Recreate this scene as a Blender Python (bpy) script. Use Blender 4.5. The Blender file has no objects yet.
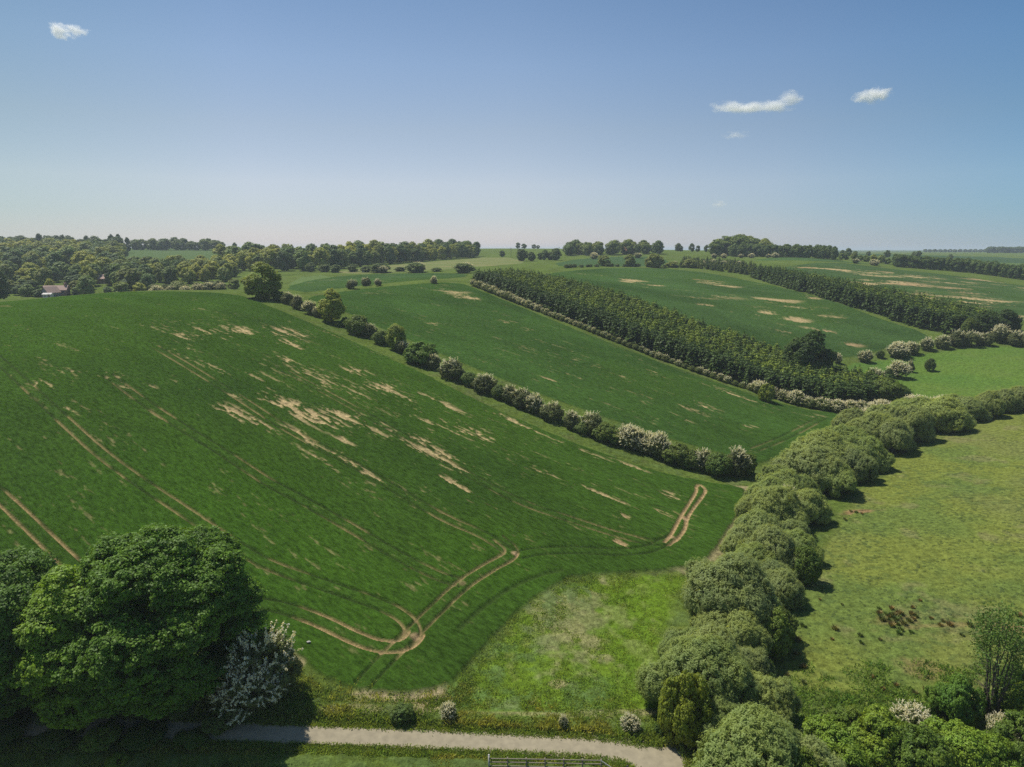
import bpy, bmesh, math, random
import numpy as np
from mathutils import Vector, Matrix

SEED = 7
rng = np.random.default_rng(SEED)
random.seed(SEED)
scene = bpy.context.scene
col = scene.collection

# ------------------------------------------------------------------ camera
HC = 47.0                       # camera height over the lane, metres
FPX, CX, CY = 683.0, 512.0, 383.5
PITCH = math.atan((CY - 250.0) / FPX)
cp, sp = math.cos(PITCH), math.sin(PITCH)

def ray(px, py):
    a, b = (px - CX) / FPX, -(py - CY) / FPX
    return np.array([a, cp + b * sp, -sp + b * cp])

cam_d = bpy.data.cameras.new('camera')
cam = bpy.data.objects.new('camera', cam_d); col.objects.link(cam)
cam.location = (0, 0, HC)
cam.rotation_euler = (math.pi / 2 - PITCH, 0, 0)
cam_d.sensor_width = 36.0
cam_d.lens = 36.0 * FPX / 1024.0
cam_d.clip_start = 0.5; cam_d.clip_end = 40000.0
scene.camera = cam

# ------------------------------------------------------------------ terrain
# spot heights: (bearing pixel, row, height z) or (bearing pixel, row, None, forward distance)
SPOT = [
    # valley floor: the lane and the stream
    (-200, 700, 0.4), (0, 715, 0.2), (300, 733, 0), (500, 744, 0), (690, 755, 0), (900, 760, 0), (1150, 760, .5), (512, 767, 0),
    (690, 690, 0), (740, 600, .2), (790, 540, .5), (850, 480, 1.2), (930, 440, 2.4), (1024, 410, 4.5), (1150, 380, 7),
    # near field
    (-200, 620, 7), (100, 640, 3.5), (380, 690, .8), (500, 640, 1.0), (500, 560, 3.4), (250, 540, 6.8), (0, 540, 9.5), (-200, 500, 12),
    (450, 460, 9), (250, 400, 17.5), (0, 400, 19.5), (-200, 400, 20), (600, 480, 4.6), (740, 485, 1.6), (620, 570, 1.6),
    (263, 300, 30.2), (330, 319, 25.5), (420, 364, 17), (520, 408, 10.3), (600, 440, 5.9), (680, 465, 3),
    (100, 293.5, 30.0), (160, 290.5, 31.2), (0, 302, 28.2), (-200, 306, 27.5),
    # middle field
    (780, 450, 1.8), (830, 420, 2.4), (820, 405, 3.2), (720, 400, 6.8), (640, 400, 9), (600, 350, 15.5), (700, 371, 9.5), (480, 286, 31), (540, 312, 23.5),
    (400, 320, 23.5), (470, 340, 19.5), (350, 292, 30), (440, 280, 33),
    # far field behind the wood strip
    (860, 355, 7.5), (760, 335, 13.5), (700, 310, 21), (640, 296, 25.5), (600, 275, 33), (690, 270, 32), (755, 278, 30), (850, 306, 21.5), (955, 333, 13.5),
    (1010, 334, 13), (930, 365, 6), (1024, 365, 8), (1150, 350, 11),
    (1000, 305, 20), (1100, 320, 17),
    # right-hand pasture
    (850, 600, .9), (1024, 600, 2.2), (1024, 500, 4), (900, 500, 2.2), (1024, 430, 5.3), (1150, 550, 5), (1150, 450, 7.5),
    # beyond the crest (forward distance given)
    (55, 298, None, 335), (-150, 300, None, 335), (150, 297, None, 340), (240, 289, None, 340), 
    (30, 285, None, 385), (120, 283, None, 390), (220, 279, None, 400), (-150, 288, None, 400),
    (30, 270, None, 470), (120, 268, None, 480), (220, 268, None, 500), (300, 272, None, 440),
    (0, 256, None, 600), (100, 255, None, 640), (180, 250.5, None, 780), (240, 248, None, 900), (-200, 254, None, 650),
    (380, 276, None, 400), (460, 272, None, 420), (330, 262, None, 560), (420, 264, None, 520), (480, 258, None, 620), (400, 252, None, 800), (520, 250, None, 850),
    (560, 262, None, 520), (620, 258, None, 600), (660, 255, None, 640), (600, 252, None, 760), (690, 262, None, 520), (760, 262, None, 520), (740, 254.5, None, 640), (840, 260, None, 560),
    (860, 269, None, 480), (900, 268, None, 520), (970, 273, None, 500), (1024, 281, None, 470), (1150, 290, None, 450),
    (860, 256, None, 760), (1000, 262, None, 800), (1150, 264, None, 800),
    (0, 249, None, 1100), (512, 248.6, None, 1100), (800, 252.5, None, 1100), (1000, 256, None, 1100), (-300, 249, None, 1100), (1300, 256, None, 1100),
]
FAR = []
for px in (-400, 0, 300, 512, 800, 1024, 1400):
    for d, z in ((1700, 40), (2600, 41), (6000, 44), (16000, 47)):
        b = (px - CX) / FPX / cp
        FAR.append((b * d / math.sqrt(1 + b * b), d / math.sqrt(1 + b * b), z + (8 if px < 200 and d < 2000 else 0)))
_pts = []
for s in SPOT:
    d = ray(s[0], s[1])
    t = (s[2] - HC) / d[2] if s[2] is not None else s[3] / d[1]
    _pts.append((d[0] * t, d[1] * t, HC + d[2] * t))
_pts += FAR
_pts += [(x, 26, 0) for x in (-25, 0, 25)] + [(x, 5, -.5) for x in (-30, 0, 30)]
_P = np.array(_pts)

def _uv(x, y):
    r = np.maximum(np.hypot(x, y), 25.0)
    th = np.arctan2(x, np.maximum(y, 1e-3) + 0 * x)
    th = np.clip(th, -1.15, 1.15)
    return th * 1.25, np.log(r)

def _k(d2):
    return d2 * np.log(d2 + 1e-12)

def _fit():
    u, v = _uv(_P[:, 0], _P[:, 1])
    n = len(u)
    K = _k((u[:, None] - u[None]) ** 2 + (v[:, None] - v[None]) ** 2) + np.eye(n) * 0.004
    A = np.zeros((n + 3, n + 3)); A[:n, :n] = K
    A[:n, n] = 1; A[:n, n + 1] = u; A[:n, n + 2] = v
    A[n:, :n] = A[:n, n:].T
    w = np.linalg.solve(A, np.concatenate([_P[:, 2], np.zeros(3)]))
    return u, v, w
_U, _V, _W = _fit()

def height(x, y):
    x = np.asarray(x, float); y = np.asarray(y, float)
    sh = np.broadcast(x, y).shape
    x, y = np.broadcast_to(x, sh).ravel(), np.broadcast_to(y, sh).ravel()
    u, v = _uv(x, y)
    z = np.full(u.shape, _W[-3]) + _W[-2] * u + _W[-1] * v
    for i in range(len(_U)):
        z += _W[i] * _k((u - _U[i]) ** 2 + (v - _V[i]) ** 2)
    return z.reshape(sh)

_ts = np.concatenate([np.arange(30, 420, .5), np.geomspace(420, 9000, 900)])
def gp(px, py, z=0.0):
    """the point of the ground seen along a bearing"""
    d = ray(px, py)
    P = d[None] * _ts[:, None]
    h = height(P[:, 0], P[:, 1]) - (HC + P[:, 2])
    k = np.nonzero(h > 0)[0]
    if len(k) == 0:
        i = len(_ts) - 1
        return Vector((P[i, 0], P[i, 1], float(height(P[i, 0], P[i, 1]))))
    i = max(k[0], 1)
    f = -h[i - 1] / (h[i] - h[i - 1] + 1e-9)
    t = _ts[i - 1] + f * (_ts[i] - _ts[i - 1])
    return Vector((d[0] * t, d[1] * t, HC + d[2] * t + z))

def on_ground(x, y, z=0.0):
    return Vector((x, y, float(height(x, y)) + z))

def at(px, Y):
    """a point of the ground at a bearing and a forward distance"""
    z = 0.0
    for _ in range(4):
        t = Y * cp + (HC - z) * sp
        x = (px - CX) / FPX * t
        z = float(height(x, Y))
    return Vector((x, Y, z))

def depth(p):
    return p[1] * cp + (HC - p[2]) * sp

def px_m(p):
    """how many metres one photo pixel spans at p"""
    return depth(p) / FPX
# ------------------------------------------------------------------ numeric noise
def _hash(ix, iy, seed):
    h = (ix.astype(np.int64) * 374761393 + iy.astype(np.int64) * 668265263 + seed * 1442695041) & 0xFFFFFFFF
    h = ((h ^ (h >> 13)) * 1274126177) & 0xFFFFFFFF
    return ((h ^ (h >> 16)) & 0xFFFF) / 65535.0

def vnoise(x, y, seed=0):
    ix, iy = np.floor(x), np.floor(y)
    fx, fy = x - ix, y - iy
    fx = fx * fx * (3 - 2 * fx); fy = fy * fy * (3 - 2 * fy)
    a, b = _hash(ix, iy, seed), _hash(ix + 1, iy, seed)
    c, d = _hash(ix, iy + 1, seed), _hash(ix + 1, iy + 1, seed)
    return (a * (1 - fx) + b * fx) * (1 - fy) + (c * (1 - fx) + d * fx) * fy

def fbm(x, y, seed=0, octv=4, gain=.55):
    s, a, n = 0, 1.0, 0
    for o in range(octv):
        s = s + a * vnoise(x * 2 ** o + 17.3 * o, y * 2 ** o - 9.1 * o, seed + o); n += a; a *= gain
    return s / n

def sstep(a, b, x):
    t = np.clip((x - a) / (b - a), 0, 1)
    return t * t * (3 - 2 * t)

# ------------------------------------------------------------------ outlines on the ground
def world_line(pts, smooth=2, closed=False):
    P = np.array([gp(*p)[:2] if not isinstance(p, Vector) else p[:2] for p in pts])
    for _ in range(smooth):
        Q = []
        n = len(P)
        for i in range(n if closed else n - 1):
            a, b = P[i], P[(i + 1) % n]
            Q += [a * .75 + b * .25, a * .25 + b * .75]
        if not closed:
            Q = [P[0]] + Q + [P[-1]]
        P = np.array(Q)
    return P

def seg_dist(x, y, a, b):
    d = b - a; L2 = (d ** 2).sum() + 1e-9
    t = np.clip(((x - a[0]) * d[0] + (y - a[1]) * d[1]) / L2, 0, 1)
    return np.hypot(x - a[0] - t * d[0], y - a[1] - t * d[1]), t

def line_dist(x, y, P, pad=4.0):
    """distance to a polyline (and its arc position 0..1), far points left at 1e3"""
    D = np.full(x.shape, 1e3); T = np.zeros(x.shape)
    seg = np.hypot(*np.diff(P, axis=0).T); cum = np.concatenate([[0], np.cumsum(seg)])
    for i in range(len(P) - 1):
        a, b = P[i], P[i + 1]
        k = np.nonzero((x > min(a[0], b[0]) - pad) & (x < max(a[0], b[0]) + pad) & (y > min(a[1], b[1]) - pad) & (y < max(a[1], b[1]) + pad))[0]
        if len(k) == 0: continue
        d, t = seg_dist(x[k], y[k], a, b)
        m = d < D[k]
        D[k[m]] = d[m]; T[k[m]] = (cum[i] + t[m] * seg[i]) / cum[-1]
    return D, T

def poly_sd(x, y, P, pad=12.0):
    """signed distance to a polygon, positive inside, clipped to +-pad"""
    out = np.full(x.shape, -pad)
    k = np.nonzero((x > P[:, 0].min() - pad) & (x < P[:, 0].max() + pad) & (y > P[:, 1].min() - pad) & (y < P[:, 1].max() + pad))[0]
    if len(k) == 0: return out
    X, Y = x[k], y[k]
    ins = np.zeros(len(k), bool)
    n = len(P)
    for i in range(n):
        a, b = P[i], P[(i + 1) % n]
        if a[1] != b[1]:
            c = ((a[1] > Y) != (b[1] > Y)) & (X < (b[0] - a[0]) * (Y - a[1]) / (b[1] - a[1]) + a[0])
            ins ^= c
    D, _ = line_dist(X, Y, np.vstack([P, P[:1]]), pad)
    out[k] = np.clip(np.where(ins, D, -D), -pad, pad)
    return out

# field outlines, given by the bearings at which their corners are sighted
F_NEAR = [(-160, 312), (-60, 306), (0, 303), (90, 294.5), (160, 292), (235, 294.5), (258, 303), (300, 319), (345, 339), (400, 363), (470, 397.5), (540, 430), (600, 453),
          (650, 470), (700, 482), (742, 487), (746, 493), (733, 525), (715, 551), (698, 566), (640, 573), (600, 573), (562, 580), (522, 606), (482, 650),
          (457, 678), (440, 690), (400, 696), (350, 690), (317, 674), (300, 655), (285, 650), (230, 650), (120, 640), (0, 610), (-160, 590)]
F_MID = [(300, 298), (350, 290.5), (400, 285.5), (458, 282.5), (482, 292), (560, 324.5), (640, 355.5), (720, 384), (800, 409.5), (843, 414), (836, 426), (800, 446), (772, 461), (752, 464.5),
         (735, 458), (690, 445), (640, 430), (600, 416), (540, 395), (480, 371), (430, 350), (380, 328), (330, 306)]
F_MIDBACK = [(288, 294), (345, 287.5), (400, 282), (462, 278.5), (470, 274), (420, 273.5), (350, 275), (290, 284)]
F_FAR = [(560, 272), (620, 267.5), (690, 270.5), (750, 280.5), (850, 309.5), (940, 337), (905, 344), (870, 353), (842, 358.5), (815, 357), (700, 332), (600, 295), (540, 276)]
F_FARBACK = [(545, 266), (580, 258), (640, 256), (672, 260), (672, 266), (600, 266.5)]
F_RIGHT = [(770, 270), (830, 262), (890, 269), (960, 276.5), (1024, 286), (1180, 305), (1180, 332), (1024, 322), (990, 318), (900, 300), (800, 277)]
F_RIGHTBACK = [(740, 262), (790, 257), (842, 261.5), (880, 265), (830, 262)]
PALE = [(330, 274), (400, 272.5), (478, 267), (535, 262.5), (500, 256), (430, 262), (350, 269)]
PALE2 = [(290, 290), (345, 283), (330, 274), (290, 279)]
RIDGE = [(118, 266), (232, 266), (232, 249.5), (110, 249.5)]
MEADOW = [(838, 364), (900, 357), (960, 349), (1010, 346), (1180, 345), (1180, 388), (1024, 390), (950, 399), (905, 398), (870, 380)]
PASTURE = [(760, 660), (800, 580), (850, 500), (905, 440), (960, 425), (1024, 405), (1180, 388), (1180, 700), (1024, 720), (900, 710), (830, 700)]
MARGIN = [(470, 715), (450, 690), (470, 668), (488, 650), (520, 612), (560, 584), (600, 577), (640, 577), (690, 572), (672, 600), (655, 650), (655, 690), (668, 715)]
POLY = {k: world_line(v, 1, True) for k, v in dict(near=F_NEAR, mid=F_MID, midback=F_MIDBACK, far=F_FAR, farback=F_FARBACK, right=F_RIGHT, rightback=F_RIGHTBACK,
        pale=PALE, pale2=PALE2, ridge=RIDGE, meadow=MEADOW, pasture=PASTURE, margin=MARGIN).items()}

# tractor tramlines: centre line, half gauge, groove strength, bare-soil strength (start, end)
TRAM = [
    ([(-30, 472), (0, 497), (30, 525), (64, 558), (100, 590)], .95, 1, .55, .45),
    ([(-20, 345), (0, 362), (34, 393), (68, 425), (102, 456), (142, 485), (176, 507), (210, 530), (250, 556), (267, 566), (303, 579), (341, 592), (376, 604), (398, 614), (412, 626), (413, 637), (404, 645)], .95, .9, .26, .36),
    ([(160, 595), (220, 598), (267, 606), (285, 609), (323, 623), (352, 638), (376, 647.5), (392, 648.5), (406, 646), (413.5, 640), (417, 634)], .95, 1, .4, .85),
    ([(108, 376), (142, 402), (183, 429), (224, 454), (248, 470), (271, 485), (306, 503), (353, 530), (400, 558), (425, 571), (445, 580), (462, 584)], .9, .95, .3, .15),
    ([(362, 688), (372, 676), (386, 661), (402, 645)], .95, .8, .0, .35),
    ([(402, 645), (418, 629), (440, 607), (462, 586), (490, 568), (504, 561), (511, 556), (512, 551), (508, 546), (498, 539)], .95, 1, .15, .5),
    ([(154, 347), (203, 376), (244, 402), (291, 433), (345, 460), (400, 493), (447, 521), (480, 534), (500, 546), (510, 554)], .9, .8, .4, .3),
    ([(285, 372), (384, 425), (474, 479), (523, 505), (569, 520), (611, 534), (645, 543), (664, 544), (676, 537)], .9, .9, .15, .4),
    ([(701, 485.5), (696, 487), (697, 492), (689, 505), (681, 517), (676, 527), (671, 536), (664, 544)], .08, 1, .8, .95),
    ([(696, 486), (701, 486), (706, 490.5), (704.5, 495), (693, 510), (686, 521), (686, 528), (680, 538), (668, 547)], .08, 1, .8, .95),
    ([(650, 506), (661, 508), (671, 511), (678, 515), (683, 518), (686, 523)], .06, .7, .3, .7),
    ([(520, 556), (541, 552), (576, 551), (618, 554), (650, 551), (668, 541)], .9, .8, .05, .1),
    ([(458, 632), (479, 612), (504, 593), (537, 577), (564, 571)], .15, .6, 0, 0),
    ([(754, 451), (782, 440), (802, 430), (822, 419)], .9, .8, .15, .3),
    ([(640, 470), (700, 486), (722, 493)], .9, .5, .1, .1),
    ([(230, 312), (330, 352), (450, 408), (560, 455), (620, 476), (680, 497)], .9, .35, .1, .1),
    ([(760, 444), (640, 398), (520, 349), (420, 308)], .9, .3, .05, .02),
    ([(820, 416), (720, 384), (640, 357), (540, 320), (484, 296)], .9, .5, .3, .1),
]
TRAM = [(world_line(t[0], 2),) + tuple(t[1:]) for t in TRAM]
_d = np.array(gp(447, 521)[:2]) - np.array(gp(203, 376)[:2])
DRILL = math.atan2(_d[1], _d[0])          # the direction the crop was drilled in

# thin or bare places in the crop: (bearing, row, length px, width px, turn, strength); stretched along the drilling
BARE = [
    (187, 337, 16, 4, .9), (214, 334, 22, 5, 1), (238, 331, 18, 5, 1), (285, 333, 22, 6, 1), (293, 345, 18, 4, .9), (349, 339, 34, 3, 1), (372, 352, 22, 2, .9), (287, 360, 12, 3, .8),
    (357, 372, 16, 5, .8), (298, 411, 46, 8, 1), (325, 420, 30, 7, .9), (345, 417, 24, 9, .9), (270, 402, 24, 4, .9), (232, 413, 22, 7, .8), (262, 424, 24, 6, .8), (300, 436, 26, 4, .9), (318, 461, 22, 5, .7),
    (345, 460, 34, 4, 1), (378, 481, 30, 4, 1), (412, 500, 30, 3, .8), (341, 439, 16, 3, .8), (384, 388, 20, 8, .8), (402, 397, 16, 4, .6), (440, 404, 32, 3, 1), (462, 429, 30, 10, .75), (480, 436, 22, 4, .7),
    (431, 452, 32, 8, 1), (448, 464, 28, 6, .9), (418, 440, 24, 5, .8), (456, 485, 26, 1.6, .8), (447, 458, 14, 3, .8), (520, 424, 34, 3, .9), (560, 443, 14, 2, .6), (500, 412, 18, 2.5, .7), (500, 452, 26, 3, .35), (370, 425, 40, 12, .5),
    (607, 497, 26, 3, 1), (639, 493, 9, 3, .9), (665, 470, 28, 4, 1), (628, 465, 18, 2.5, .9), (674, 497, 12, 5, .7), (623, 518, 8, 6, .7), (620, 543, 13, 4, .9), (662, 512, 10, 5, .8), (536, 472, 8, 3, .6), (590, 455, 30, 3, .4), (700, 478, 24, 3, .8),
    (40, 385, 25, 8, .3), (66, 410, 16, 6, .45), (70, 372, 18, 5, .3), (110, 377, 20, 6, .5), (128, 388, 22, 3, .6), (150, 388, 10, 4, .4), (235, 395, 24, 3, .7), (215, 370, 30, 3, .5), (200, 360, 60, 10, .3), (330, 385, 60, 14, .45), (260, 380, 40, 10, .4),
    (160, 415, 20, 6, .3), (145, 440, 12, 5, .25), (420, 420, 60, 14, .4), (540, 470, 50, 8, .35), (330, 330, 40, 6, .4),
    # middle field
    (467, 298, 14, 3, .8), (434, 325, 9, 2, .7), (531, 331, 10, 2, .7), (509, 323, 10, 2.5, .7), (548, 380, 10, 1.6, .7), (573, 377, 14, 1.6, .8), (736, 396, 34, 2.5, .9), (720, 390, 24, 3, .8), (703, 406, 16, 4, .7),
    (693, 411, 14, 2, .7), (673, 416, 18, 2.5, .6), (749, 427, 10, 1.6, .8), (802, 430, 10, 4, .7), (818, 418, 12, 4, .4), (650, 372, 24, 3, .5), (660, 360, 20, 2, .5), (740, 375, 40, 2, .5), (620, 375, 18, 3, .3), (455, 293, 20, 4, .4),
    # field behind the plantation
    (775, 301, 22, 3, .8), (765, 313, 14, 3, .8), (809, 298, 14, 3, .7), (796, 320, 14, 4, .9), (827, 331, 22, 4, .9), (831, 319, 22, 4, .6), (706, 282, 20, 2.5, .9), (813, 296, 16, 3, .6), (774, 300, 26, 3, .6), (752, 315, 14, 3, .8),
    (706, 306, 14, 3, .9), (632, 281, 14, 2.5, .9), (655, 285, 14, 2, .7), (725, 286, 24, 3, .5), (740, 312, 40, 6, .5), (660, 290, 20, 3, .6), (850, 345, 14, 3, .6), (800, 335, 40, 6, .4), (700, 295, 50, 5, .4), (600, 275, 30, 1.5, .5), (800, 308, 22, 2, .6),
    # right-hand field
    (827, 269, 30, 3.2, 1.1), (902, 275.5, 34, 3, 1), (895, 283.5, 34, 3.2, 1.1), (962, 291, 24, 4, 1), (977, 301, 38, 6, 1.1), (916, 293, 22, 3, .7), (1016, 317, 16, 4, .9), (990, 280.5, 30, 2.4, .9), (935, 300, 40, 5, .6), (860, 283, 30, 4, .6), (1040, 290, 40, 3, .9), (955, 283, 40, 4, .5), (870, 275, 24, 2, .7),
]

# ------------------------------------------------------------------ the ground sheet
def radii():
    R = [0.0, 6, 12, 18, 24, 29]
    r = 33.0
    while r < 15000:
        R.append(r)
        if r < 48: d = .6
        elif r < 130: d = .24
        elif r < 250: d = .24 + (r - 130) / 120 * .26
        elif r < 420: d = .5 + (r - 250) / 170 * .6
        elif r < 1200: d = 1.1 + (r - 420) / 780 * 5
        else: d = 6 + (r - 1200) * .06
        r += d
    R.append(15000.0)
    return np.array(R)
R_ = radii()
dense = np.radians(np.arange(-46, 46.001, .092))
coarse = np.radians(np.concatenate([np.arange(48, 180, 6), ]))
TH = np.concatenate([-coarse[::-1], dense, coarse])      # closed behind the camera by the wrap below
nr, nt = len(R_), len(TH)
GX = (R_[:, None] * np.sin(TH)[None]).ravel()
GY = (R_[:, None] * np.cos(TH)[None]).ravel()
GZ = height(GX, GY)
GR = np.repeat(R_, nt)

def paint(x, y):
    n = len(x)
    big = fbm(x / 60, y / 60, 11, 3); mid_ = fbm(x / 9, y / 9, 12, 4); fine = fbm(x / 1.6, y / 1.6, 13, 3); vf = vnoise(x / .45, y / .45, 14)
    ca, sa = math.cos(DRILL), math.sin(DRILL)
    u = x * ca + y * sa; v = -x * sa + y * ca             # along and across the drilling
    A = np.zeros((n, 3))
    def mix(m, c):
        m = m[:, None]
        A[:] = A * (1 - m) + np.asarray(c) * m
    # rough grass everywhere first
    A[:] = np.array([.095, .135, .026]) * (.7 + .6 * mid_)[:, None]
    mix(sstep(.5, .75, fine) * .4, (.10, .15, .05)); mix(sstep(.55, .8, fbm(x / 4, y / 4, 15, 3)) * .35, (.13, .13, .06))
    far = GRs = np.hypot(x, y)
    # the ploughland and grass of the far country, in blocks
    blk = sstep(700, 1000, far)
    cell = _hash(np.floor((x + .3 * y) / 260 + .35 * big), np.floor((y - .2 * x) / 330), 5)
    mix(blk * (cell > .55), (.09, .14, .045)); mix(blk * (cell < .3), (.045, .085, .03))
    kind = np.zeros((n, 3))                               # crop, tussocky pasture, rough grass
    sd = {k: poly_sd(x, y, P) for k, P in POLY.items()}
    wob = (fine - .5) * 1.0 + (mid_ - .5) * 1.0
    # grass fields
    def field(k, c, soft=.5, w=1.0):
        m = sstep(-soft, soft, sd[k] + wob * w)
        mix(m, c); return m
    m = field('pale', (.15, .18, .06)); mix(m * sstep(.45, .7, fbm(u / 40, v / 5, 31, 3)), (.21, .2, .085))
    field('pale2', (.11, .16, .05)); field('ridge', (.085, .13, .045), 4); field('farback', (.055, .10, .036))
    m = field('meadow', (.100, .165, .028), 1); mix(m * sstep(.4, .8, mid_) * .5, (.12, .165, .04)); mix(m * sstep(.45, .75, fbm(x / 25, y / 25, 32, 3)) * .6, (.075, .15, .028))
    m = field('margin', (.122, .192, .018), .8, 1.6)
    ms = m * 1.0
    wx, wy = gp(565, 612)[:2]; dd = np.hypot((x - wx) / 10, (y - wy) / 12)
    mix(m * sstep(.52, .7, fine * .55 + mid_ * .45 + .22 - .2 * dd) * (dd < 1.8) * .8, (.26, .24, .11))
    mix(m * sstep(.5, .68, fbm(x / 3.5, y / 3.5, 33, 4)) * .35, (.075, .14, .022)); mix(m * sstep(.58, .75, fbm(x / 2, y / 2, 39, 3)) * .5, (.19, .20, .06)); mix(m * sstep(.3, .8, (x - gp(590, 640)[0]) / 5) * sstep(.35, .6, mid_) * .6, (.108, .19, .016))
    # bluish rough sward on the rim of the margin towards the crop
    rim = m * sstep(9, 3, sd['margin'] + (mid_ - .5) * 6) * (x < gp(600, 640)[0])
    mix(rim * sstep(.35, .6, fine) * .7, (.095, .155, .045))
    p = field('pasture', (.155, .182, .036), 1.0, 2.0); kind[:, 1] = p
    mix(p * sstep(.42, .7, fbm(x / 22, y / 22, 34, 4)) * .7, (.15, .168, .05)); mix(p * sstep(.5, .75, fbm(x / 14, y / 14, 35, 4)) * .6, (.095, .15, .036))
    mix(p * sstep(.6, .75, fbm(x / 5, y / 5, 36, 4)) * .5, (.19, .175, .075)); mix(p * sstep(.56, .7, fbm(x / 1.1, y / 1.1, 37, 2)) * .45 * sstep(.35, .6, fbm(x / 18, y / 18, 38, 2)), (.06, .095, .03))
    for (bx, by, rx, ry, s) in ((850, 512, 6, 1.0, .9), (940, 626, 7, .8, .4), (895, 620, 4, 1.6, .45), (1018, 629, 2.5, .9, .9), (1000, 625, 4, .7, .4), (800, 705, 2.5, 4, .6), (925, 668, 3, 2, .4)):
        q = gp(bx, by); e = np.hypot((x - q[0]) / rx, (y - q[1]) / ry) + (mid_ - .5) * 1.6 + (fine - .5) * .9
        mix(p * sstep(1.1, .5, e) * s, (.24, .15, .075))
    # straw-coloured thin places on the lower edge of the crop and by the hedge end
    def spots(L, c):
        for (bx, by, rx, ry, s) in L:
            q = gp(bx, by); e = np.hypot((x - q[0]) / rx, (y - q[1]) / ry) + (mid_ - .5) * 1.2 + (fine - .5) * 1.0
            mix(sstep(1.1, .6, e) * s, c)
    spots([(408, 697, 3.2, 1.8, 1), (428, 697, 3.2, 2.6, 1), (440, 702, 2.0, 1.8, .9), (385, 693, 3.0, .9, .8), (362, 698, 3.0, .8, .5), (300, 655, 1.4, 2.2, .8), (745, 488, 5, 1.0, .8), (690, 570, 3.5, 1.4, .5), (640, 712, 8, .5, .5), (540, 716, 9, .6, .5), (355, 712, 5, 1.0, .45), (560, 684, 1.2, .8, .7)], (.34, .28, .15))
    bank = line_dist(x, y, world_line([(744, 490), (733, 528), (716, 553), (700, 568)], 2))[0]
    mix(sstep(2.0, .5, bank + (fine - .5) * 2) * .85, (.26, .22, .11))
    # crops
    crop = np.zeros(n); dist = np.full(n, -12.0)
    for k, c in (('near', (.0385, .080, .0105)), ('mid', (.0405, .084, .016)), ('midback', (.046, .088, .024)), ('far', (.048, .092, .023)), ('right', (.052, .092, .027)), ('rightback', (.06, .11, .035))):
        m = sstep(-.35, .35, sd[k] + wob * .8)
        mix(m, c); crop = np.maximum(crop, m); dist = np.maximum(dist, sd[k])
    # slow changes in the crop's green
    lo = fbm(u / 45, v / 22, 21, 3); me = fbm(u / 12, v / 4, 22, 3)
    A *= (1 + crop * ((lo - .5) * .55 + (me - .5) * .35))[:, None]
    mix(crop * sstep(.45, .75, fbm(x / 35, y / 28, 23, 3)) * .35, (.048, .093, .011))
    mix(crop * sstep(.5, .2, lo) * .35, (.029, .064, .0135))
    for (bx, by, r) in ((330, 610, 16), (150, 500, 24), (255, 545, 20), (480, 560, 12)):
        q = gp(bx, by); mix(crop * sstep(1.2, .2, np.hypot(x - q[0], y - q[1]) / r) * .5, (.044, .100, .0092))
    # bare and thin places
    st = fbm(u / 3.4, v / .62, 41, 3, .6); st2 = fbm(u / .95, v / .42, 42, 2, .6); st0 = fbm(u / 9, v / 2.4, 46, 3); st3 = fbm(u / 20, v / 3, 43, 3)
    bare = np.zeros(n)
    for (bx, by, L, W, s) in BARE:
        q = gp(bx, by); k = px_m(q)
        q2 = gp(bx, by + W * .5); k2 = max(abs(q2[1] - q[1]), W * .5 * k)
        fardir = by < 350 and bx > 540 or bx > 740
        g = .12 if fardir else DRILL
        if fardir: g = math.radians(-18)
        c_, s_ = math.cos(g), math.sin(g)
        la, lw = L * k * .5 * (1.6 if not fardir else 1.25), max(k2 * (.95 if not fardir else 1.1), .6)
        U = ((x - q[0]) * c_ + (y - q[1]) * s_) / la; V = (-(x - q[0]) * s_ + (y - q[1]) * c_) / lw
        bare = np.maximum(bare, s * np.exp(-(U * U + V * V) * .55))
    fardirn = sstep(230, 300, far)
    stx = st * (1 - fardirn) + fbm((x * .95 - y * .31) / 14, (x * .31 + y * .95) / 5, 44, 4) * fardirn
    rowm = vnoise(v / .75, u / 9, 47)
    sk = st * .34 + st2 * .24 + st0 * .22 + rowm * .20
    sk = sk * (1 - fardirn) + (stx * .75 + st2 * .25) * fardirn
    b = sstep(0, .15, (sk - .5) * 2.1 + .30 * bare - .195) * sstep(.05, .3, bare) * sstep(.6, 1.5, dist)
    wide = sstep(.70, .84, stx * .7 + st2 * .3 + (st3 - .5) * .45) * .3 * sstep(2, 6, dist) * (far < 420)
    b = np.clip(b * (.55 + .45 * sstep(.2, .7, bare)) + wide * (bare < .5), 0, 1)
    soil = np.array([.43, .325, .16])[None] * (.75 + .5 * st2)[:, None]
    red = sstep(.5, .8, vnoise(x / 25, y / 25, 45))[:, None] * .6
    soil = soil * (1 - red) + np.array([.36, .23, .12])[None] * red
    mb = (b * crop)[:, None] * .92
    A[:] = A * (1 - mb) + soil * mb
    # tramlines
    groove = np.zeros(n)
    for P, gauge, gs, s0, s1 in TRAM:
        D, T = line_dist(x, y, P, 3.5)
        w = np.abs(D - gauge)
        wheel = sstep(.29, .10, w + (fine - .5) * .14) * np.where(D < 900, 1, 0)
        s = s0 + (s1 - s0) * T
        brk = sstep(.26, .5, s * .85 + (vnoise(u / 7, v / 7, 51) - .5) * .7 + (fine - .5) * .35 + .03)
        ends = np.where((T < 1e-4) | (T > 1 - 1e-4), 0, 1)
        wheel = wheel * ends * gs
        groove = np.maximum(groove, wheel)
        mix(crop * wheel * np.clip(1 - brk, 0, 1) * .75, (.032, .046, .014))  # shade inside the ruts, put into the ground colour where no soil shows
        mix(crop * wheel * brk * (.35 + .65 * s), (.40, .27, .135))
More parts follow.
